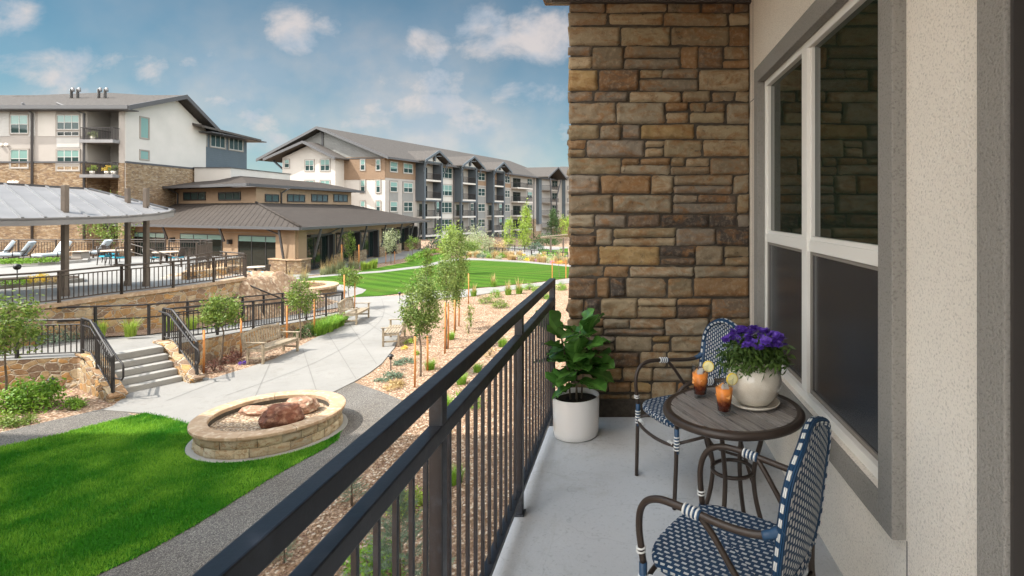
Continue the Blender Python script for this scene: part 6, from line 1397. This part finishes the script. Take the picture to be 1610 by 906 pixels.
def boulder(label, loc, dims, m, seed, rz_=0):
    bm = bmesh.new(); bmesh.ops.create_icosphere(bm, subdivisions=5, radius=1)
    for v in bm.verts:
        p = v.co.copy(); n = noise.fractal(p*1.3+Vector((seed, 0, 0)), 1, 2, 4); c = noise.cell(p*1.6+Vector((seed, 3, 1)))
        q = p*(1+.20*n+.06*c); q.x = math.copysign(abs(q.x)**.9, q.x); q.z = max(q.z, -.55); v.co = Vector((q.x*dims[0], q.y*dims[1], q.z*dims[2]))
    me = bpy.data.meshes.new('boulder'); bm.to_mesh(me); bm.free(); me.polygons.foreach_set('use_smooth', [True]*len(me.polygons)); me.materials.append(M[m])
    o = bpy.data.objects.new('boulder', me); COL.objects.link(o); o.location = loc; o.rotation_euler.z = rz_; return tag(o, label, 'boulder', 'boulders')
boulder('large reddish brown boulder in front inside the stone ring', (-7.02, 11.12, .47), (.37, .30, .27), 'red_rock', 2, .4)
boulder('lighter tan boulder behind the large reddish one in the stone ring', (-7.08, 11.85, .42), (.34, .24, .19), 'tan_rock', 5, .1)
boulder('flat grey-brown rock at the left inside the stone ring', (-7.98, 11.75, .35), (.38, .15, .10), 'tan_rock', 8, -.15)
for i, (u, v, s_) in enumerate(((690, 397, 1.1), (700, 398, .8), (672, 402, .6))): boulder('dark boulder on the bed at the end of the clubhouse walk, %s one' % ('largest', 'right', 'left')[i], gpt(u, v), (s_, s_*.7, s_*.5), 'red_rock', 11+i)
# second ring, empty, farther along
RG = thing('stone_ring', 'empty round stone seat wall at the edge of the far lawn, beyond the ramp', 'stone ring', (-18.2, 30.0, 0)); b = MB(); b.lathe([(2.0, -.02), (2.0, .5)], 48); b.lathe([(1.5, .5), (1.5, .1)], 48); b.build('stone_wall', 'bldstone', RG)
b = MB(); b.lathe([(1.5, .45), (1.5, .56), (2.1, .56), (2.1, .45), (1.5, .45)], 48, smooth=False); b.build('capstone', 'cap', RG); b = MB(); b.lathe([(0, .3), (1.5, .3)], 32); b.build('gravel_fill', 'peagravel', RG)
boulder('small dark rock inside the far stone ring', (-18.3, 29.8, .42), (.4, .3, .25), 'tan_rock', 21)

# ------------------------------------------------------------------ teak benches
def make_bench(label, L_=1.5):
    r = thing('park_bench', label, 'bench', group='weathered wood benches on the path'); hx = L_/2
    for s in (-1, 1):
        b = MB(); b.box(s*hx-.03, s*hx+.03, -.27, -.21, .002, .62, bev=.004); b.build('leg', 'teak', r)
        b = MB(); mt = Matrix.Translation((s*hx, .24, 0)) @ Matrix.Rotation(R(-9), 4, 'X'); 
        b.box(s*hx-.03, s*hx+.03, .21, .27, .002, .46, bev=.004); b.box(-.03, .03, -.03, .03, .40, .93, tf=lambda v: Matrix.Translation((s*hx, .295, -.0)) @ Matrix.Rotation(R(-9), 4, 'X') @ v-Vector((0, .0, 0)), bev=.004); b.build('leg', 'teak', r)
        b = MB(); b.box(s*hx-.045, s*hx+.045, -.31, .30, .62, .645, bev=.006); b.build('armrest', 'teak', r)
        b = MB(); b.box(s*hx-.02, s*hx+.02, -.21, .21, .14, .19); b.box(s*hx-.02, s*hx+.02, -.21, .21, .36, .42); b.build('side_rail', 'teak', r)
    b = MB(); 
    for k in range(6): y = -.27+k*.088; b.box(-hx-.0+.032, hx-.032, y, y+.07, .425-.008*k*.3, .447-.008*k*.3, bev=.004)
    b.box(-hx+.03, hx-.03, -.255, -.225, .35, .425); b.build('seat', 'teak', r)
    b = MB(); f = lambda v: Matrix.Translation((0, .295, 0)) @ Matrix.Rotation(R(-9), 4, 'X') @ v
    n = 13
    for k in range(n): x = -hx+.09+(L_-.18)*k/(n-1); top = .80+.10*math.cos((x/hx)*math.pi/2)**.8; b.box(x-.024, x+.024, -.008, .008, .50, top, tf=f)
    b.box(-hx+.03, hx-.03, -.02, .02, .47, .53, tf=f)
    N = 16
    for k in range(N):
        xa, xb = -hx+.03+(L_-.06)*k/N, -hx+.03+(L_-.06)*(k+1)/N; za, zb = [.80+.10*max(0, math.cos((x/hx)*math.pi/2))**.8 for x in (xa, xb)]
        vs = [f(Vector((x, y, z+dz))) for x, z in ((xa, za), (xb, zb)) for y in (-.025, .025) for dz in (0, .07)]; b.add(vs, [(0, 1, 3, 2), (4, 6, 7, 5), (0, 4, 5, 1), (2, 3, 7, 6), (0, 2, 6, 4), (1, 5, 7, 3)])
    b.build('backrest', 'teak', r); return r
# seat front is local -y
bn = make_bench('long weathered wood bench facing the path, nearest the steps'); bn.location = (-11.17, 17.3, .03); bn.rotation_euler.z = math.atan2(1, .086) 
def cp(src, label, loc, rz_):
    c = src.copy(); COL.objects.link(c); c['label'] = label
    for ch in src.children: k = ch.copy(); COL.objects.link(k); k.parent = c
    c.location = loc; c.rotation_euler.z = rz_; return c
cp(bn, 'weathered wood bench at the far left of the path, before the low ramp end', (-11.38, 22.95, .03), math.atan2(1, -.14))
cp(bn, 'weathered wood bench on the right side of the path, its back to the gravel bed', (-8.30, 19.42, .03), math.atan2(-1, .26))

# ------------------------------------------------------------------ plaza furniture
def make_lounge(label):
    r = thing('lounge_chair', label, 'lounge chair', group='cushioned lounge chairs on the plaza')
    b = MB()
    for s in (-.36, .36):
        b.tube(smooth_path([(s, -.62, .0), (s, -.58, .30), (s, .25, .30), (s, .62, .86)], 4), .025, 6); b.tube([(s, -.05, .30), (s, -.05, .54), (s, .42, .58)], .022, 6); b.tube([(s, .35, .3), (s, .5, 0)], .025, 6)
    b.build('frame', 'chairtube', r)
    b = MB(); b.box(-.34, .34, -.75, .28, .32, .46, bev=.05); b.build('seat_cushion', 'cushion', r)
    b = MB(); f = lambda v: Matrix.Translation((0, .24, .44)) @ Matrix.Rotation(R(-30), 4, 'X') @ v; b.box(-.34, .34, -.07, .07, 0, .72, tf=f, bev=.05); b.build('back_cushion', 'cushion', r); return r
lc = make_lounge('leftmost lounge chair with pale grey-blue cushions, in front of the plaza rear railing'); p = P(27, 412, zP); lc.location = (p.x, p.y, zP+.012); lc.rotation_euler.z = R(-62)
p = P(84, 412, zP); cp(lc, 'lounge chair partly behind the first pergola post', (p.x, p.y, zP+.012), R(-10))
p = P(150, 408, zP); cp(lc, 'reclined lounge chair between the patio table and the stone side table', (p.x, p.y, zP+.012), R(-70))
p = P(-4, 411, zP); cp(lc, 'lounge chair cut off by the left edge, beside the leftmost full one', (p.x, p.y, zP+.012), R(-40))
st = thing('side_table', 'square grey woven side table right of the first pergola post', 'side table', (P(127, 411, zP).x, P(127, 411, zP).y, zP+.012)); b = MB(); vs_ = []
b.add([(-.28, -.28, 0), (.28, -.28, 0), (.28, .28, 0), (-.28, .28, 0), (-.22, -.22, .5), (.22, -.22, .5), (.22, .22, .5), (-.22, .22, .5)], [(0, 1, 5, 4), (1, 2, 6, 5), (2, 3, 7, 6), (3, 0, 4, 7)]); b.build('base', 'trim_taupe', st); b = MB(); b.box(-.33, .33, -.33, .33, .5, .54, bev=.01); b.build('tabletop', 'table_stone', st)
def make_pchair(label):
    r = thing('patio_chair', label, 'patio chair', group='dark patio chairs with teal cushions'); b = MB()
    for s in (-.26, .26): b.tube([(s, -.26, 0), (s, -.24, .66), (s, .24, .66)], .018, 6); b.tube([(s, .30, 0), (s, .22, .45), (s, .32, .92)], .02, 6)
    b.tube([(-.26, .32, .92), (.26, .32, .92)], .02, 6); b.build('frame', 'chairtube', r)
    b = MB(); b.box(-.24, .24, -.24, .24, .40, .47, bev=.02); b.build('seat_cushion', 'teal', r)
    b = MB(); f = lambda v: Matrix.Translation((0, .225, .46)) @ Matrix.Rotation(R(-11), 4, 'X') @ v
    for k in range(9): x = -.22+k*.055; b.box(x-.012, x+.012, -.008, .008, .02, .45, tf=f)
    b.box(-.25, .25, -.012, .012, .0, .03, tf=f); b.build('backrest', 'chairtube', r); return r
def ptable(label, loc):
    r = thing('patio_table', label, 'patio table', loc, 0, 'round patio tables'); b = MB(); b.lathe([(0, .70), (.6, .70), (.6, .74), (0, .74)], 28, smooth=False); b.build('tabletop', 'table_stone', r); b = MB(); b.lathe([(.26, 0), (.26, .03), (.05, .06), (.05, .70)], 14); b.build('pedestal', 'chairtube', r)
tp = [(183, 417, 'round stone-topped patio table between the pergola posts', zP, [(-14, 0, 75, 'teal-cushioned patio chair left of the first patio table'), (6, 2, -120, 'teal-cushioned patio chair right of the first patio table'), (-8, -4, 150, 'teal-cushioned patio chair behind the first patio table')]),
      (262, 418, 'round patio table seen through the sloping handrails', 1.7, [(-22, 1, 80, 'teal-cushioned patio chair left of the second patio table'), (15, 0, -80, 'teal-cushioned patio chair right of the second patio table')]),
      (402, 437, 'round patio table in front of the clubhouse corner windows', .1, [(-12, 1, 90, 'patio chair left of the clubhouse patio table'), (12, 2, -90, 'bright teal patio chair right of the clubhouse patio table')])]
pc0 = None
for (u, v, lab, z, ch) in tp:
    p = P(u, v, z); ptable(lab, (p.x, p.y, z+.012))
    for (du, dv, a, l2) in ch:
        q = P(u+du, v+dv, z)
        if pc0 is None: pc0 = make_pchair(l2); pc0.location = (q.x, q.y, z+.012); pc0.rotation_euler.z = R(a)
        else: cp(pc0, l2, (q.x, q.y, z+.012), R(a))
# clubhouse patio slab that the last table stands on
for q_, m_, lab in BP:
    r = thing('potted_plant', lab, 'potted plant', tuple(q_)); b = MB(); b.lathe([(0, 0), (.16, 0), (.2, .32), (0, .30)], 14); b.build('pot', 'glaze', r); leaves('foliage', 260, m_, r, rad=(.34, .3, .28), centre=(0, 0, .5), size=.13, clumps=14, seed=int(q_.z*10), hollow=.3)
# transverse joints in the path
for (a_, c_) in (((262, 632), (345, 600)), ((395, 640), (425, 572)), ((500, 624), (476, 550)), ((560, 598), (517, 528)), ((592, 574), (548, 509)), ((625, 540), (556, 494)), ((634, 506), (566, 476))):
    a, c = G(*a_), G(*c_); n = Vector((-(c-a).y, (c-a).x, 0)).normalized()*.010; b = MB(); b.add([Vector((p.x, p.y, .0325)) for p in (a-n, a+n, c+n, c-n)], [(0, 1, 2, 3)]); b.build('path_joint', 'joint')['kind'] = 'structure'
for fr_w in (WF((-9.5, -3.5), (0, 1), (1, 0)), WF((-9.6, 5.7), (-1, 0), (0, 1))):
    for fl in range(5):
        for a in (1.2, 5.4, 9.6, 13.8)[:2 if fr_w.t.y > .5 else 4]: window(home, fr_w, a, a+1.8, .9+fl*3.05, 2.6+fl*3.05, 2, 2, 'white', 'trim_taupe', 'bglass', .01)
# ------------------------------------------------------------------ garden lamps
def lamp(label, loc, h=.55, ball=False):
    r = thing('garden_lamp', label, 'garden lamp', loc, 0, 'small black garden lamps'); b = MB(); b.tube([(0, 0, -.02), (0, 0, h)], .016, 8); b.build('stem', 'black', r)
    b = MB(); b.lathe([(0, h+.10), (.03, h+.10), (.085, h+.05), (.085, h+.03), (.045, h+.02), (.045, h-.05), (0, h-.06)], 16) if not ball else b.lathe([(.11*math.sin(t), h+.1-.11*math.cos(t)) for t in [math.pi*k/10 for k in range(11)]], 16); b.build('lamp_head', 'black', r)
lamp('black garden lamp at the right edge of the path, above the blue-green mat', gpt(614.5, 583), .38); lamp('black garden lamp beside the bright green shrub at the walkway wall', gpt(81, 627), .42); lamp('small black garden lamp where the path meets the far lawn', gpt(628.5, 475), .42)
p = P(27, 450, zP); lamp('round-headed spotlight in the plaza strip, left of the first pergola post', (p.x, p.y, zP+.17), .42, True)
lamp('black path light on the walk below the clubhouse corner column', gpt(455, 434), .3); lamp('black post light at the far terrace edge', gpt(819.5, 408), 1.1)
# ------------------------------------------------------------------ far terrace: railings and trellis
def g3(u, v): p = G(u, v); return (p.x, p.y, p.z+.02)
railing('dark railing along the front edge of the far terrace', [g3(770, 402), g3(800, 402), g3(835, 404)], 1.0, m='iron', group='railings on the far terrace', sp=.25, rt=.04)
railing('dark railing at the back of the far terrace', [g3(762, 396), g3(800, 395), g3(840, 398)], 1.0, m='iron', group='railings on the far terrace', sp=.25, rt=.04)
railing('dark railing in front of the flower beds near the stone wall', [g3(836, 406), g3(865, 408), g3(893, 411)], 1.0, m='iron', group='railings on the far terrace', balusters=False, mid=.5, top2=False, rt=.05)
TR = thing('trellis', 'small timber garden trellis on two posts beyond the lawn, next to the stone wall', 'trellis', g3(875, 403)); b = MB()
for dx in (-.85, 1.0): b.box(dx-.12, dx+.12, -.12, .12, 0, 2.7)
b.build('post', 'steel', TR); b = MB()
for k in range(12): b.box(-2.2+k*.38, -2.1+k*.38, -1.2, 1.6, 2.75+.012*k*3, 2.87+.012*k*3)
b.box(-2.3, 2.4, -.1, .1, 2.6, 2.74); b.build('slats', 'teak', TR)
# ------------------------------------------------------------------ grass blades on the near lawn
def in_poly(poly, x, y):
    c = np.zeros(len(x), bool); n = len(poly); j = n-1
    for i in range(n):
        xi, yi = poly[i]; xj, yj = poly[j]; cond = ((yi > y) != (yj > y)) & (x < (xj-xi)*(y-yi)/(yj-yi+1e-12)+xi); c ^= cond; j = i
    return c
g = np.random.default_rng(2); n = 560000; x = g.uniform(-19, -4.8, n); y = g.uniform(4.8, 12.8, n); xj, yj = x+g.normal(size=n)*.025, y+g.normal(size=n)*.025; k = in_poly(LAWN, xj, yj) & ((x > -9.5) | (y > 5.7)) & (((x-pc.x)**2+(y-pc.y)**2) > 1.42**2); x, y = x[k], y[k]; n = len(x)
a = g.uniform(0, 6.28, n); h = g.uniform(.025, .06, n); ln = g.uniform(0, .035, n); w = .0045; p = np.stack([x, y, np.full(n, .02)], 1); sx = np.stack([-np.sin(a), np.cos(a), np.zeros(n)], 1)*w; tp_ = p+np.stack([np.cos(a)*ln, np.sin(a)*ln, h], 1); md = p*.5+tp_*.5+np.array([0, 0, .006])
pat = np.array([noise.fractal(Vector((px_*.9, py_*.9, 1)), 1, 2, 4) for px_, py_ in zip(x, y)])
tag(quads('lawn_grass', np.stack([p-sx, p+sx, md+sx*.8, tp_], 1).reshape(-1, 3), np.clip(.34+pat*1.1+g.uniform(-.22, .28, n), 0, 1), 'blade'), kind='stuff')
# loose pebbles on the nearest part of the bed
g = np.random.default_rng(5); n = 16000; x = g.uniform(-5.5, -1.2, n); y = g.uniform(5.5, 15, n); V = []; s = g.uniform(.010, .024, n)
k = in_poly([(-3.3, 5), (-1, 5), (-1, 15), (-5.9, 15), (-5.6, 12.3), (-4.7, 11.4), (-5.2, 10), (-5.4, 8)], x, y); x, y, s = x[k], y[k], s[k]; n = len(x)
oc = np.array([(1, 0, 0), (0, 1, 0), (-1, 0, 0), (0, -1, 0), (0, 0, .8)]); a = g.uniform(0, 6.28, n); R2 = np.stack([np.stack([np.cos(a), -np.sin(a)], 1), np.stack([np.sin(a), np.cos(a)], 1)], 1)
pts = np.zeros((n, 5, 3)); pts[:, :, :2] = np.einsum('nij,kj->nki', R2, oc[:, :2]*np.array([1, .7])); pts[:, :, 2] = oc[:, 2]; pts = pts*s[:, None, None]+np.stack([x, y, np.full(n, .004)], 1)[:, None]
quadsv = np.stack([pts[:, [0, 1, 4, 4]], pts[:, [1, 2, 4, 4]], pts[:, [2, 3, 4, 4]], pts[:, [3, 0, 4, 4]]], 1)
tri = MB(); vv = pts.reshape(-1, 3).tolist(); 
me = bpy.data.meshes.new('pebbles'); F_ = []
for i in range(n): b_ = i*5; F_ += [(b_, b_+1, b_+4), (b_+1, b_+2, b_+4), (b_+2, b_+3, b_+4), (b_+3, b_, b_+4)]
me.from_pydata(vv, [], F_); me.materials.append(M['gravel']); o = bpy.data.objects.new('pebbles', me); COL.objects.link(o); tag(o, kind='stuff')
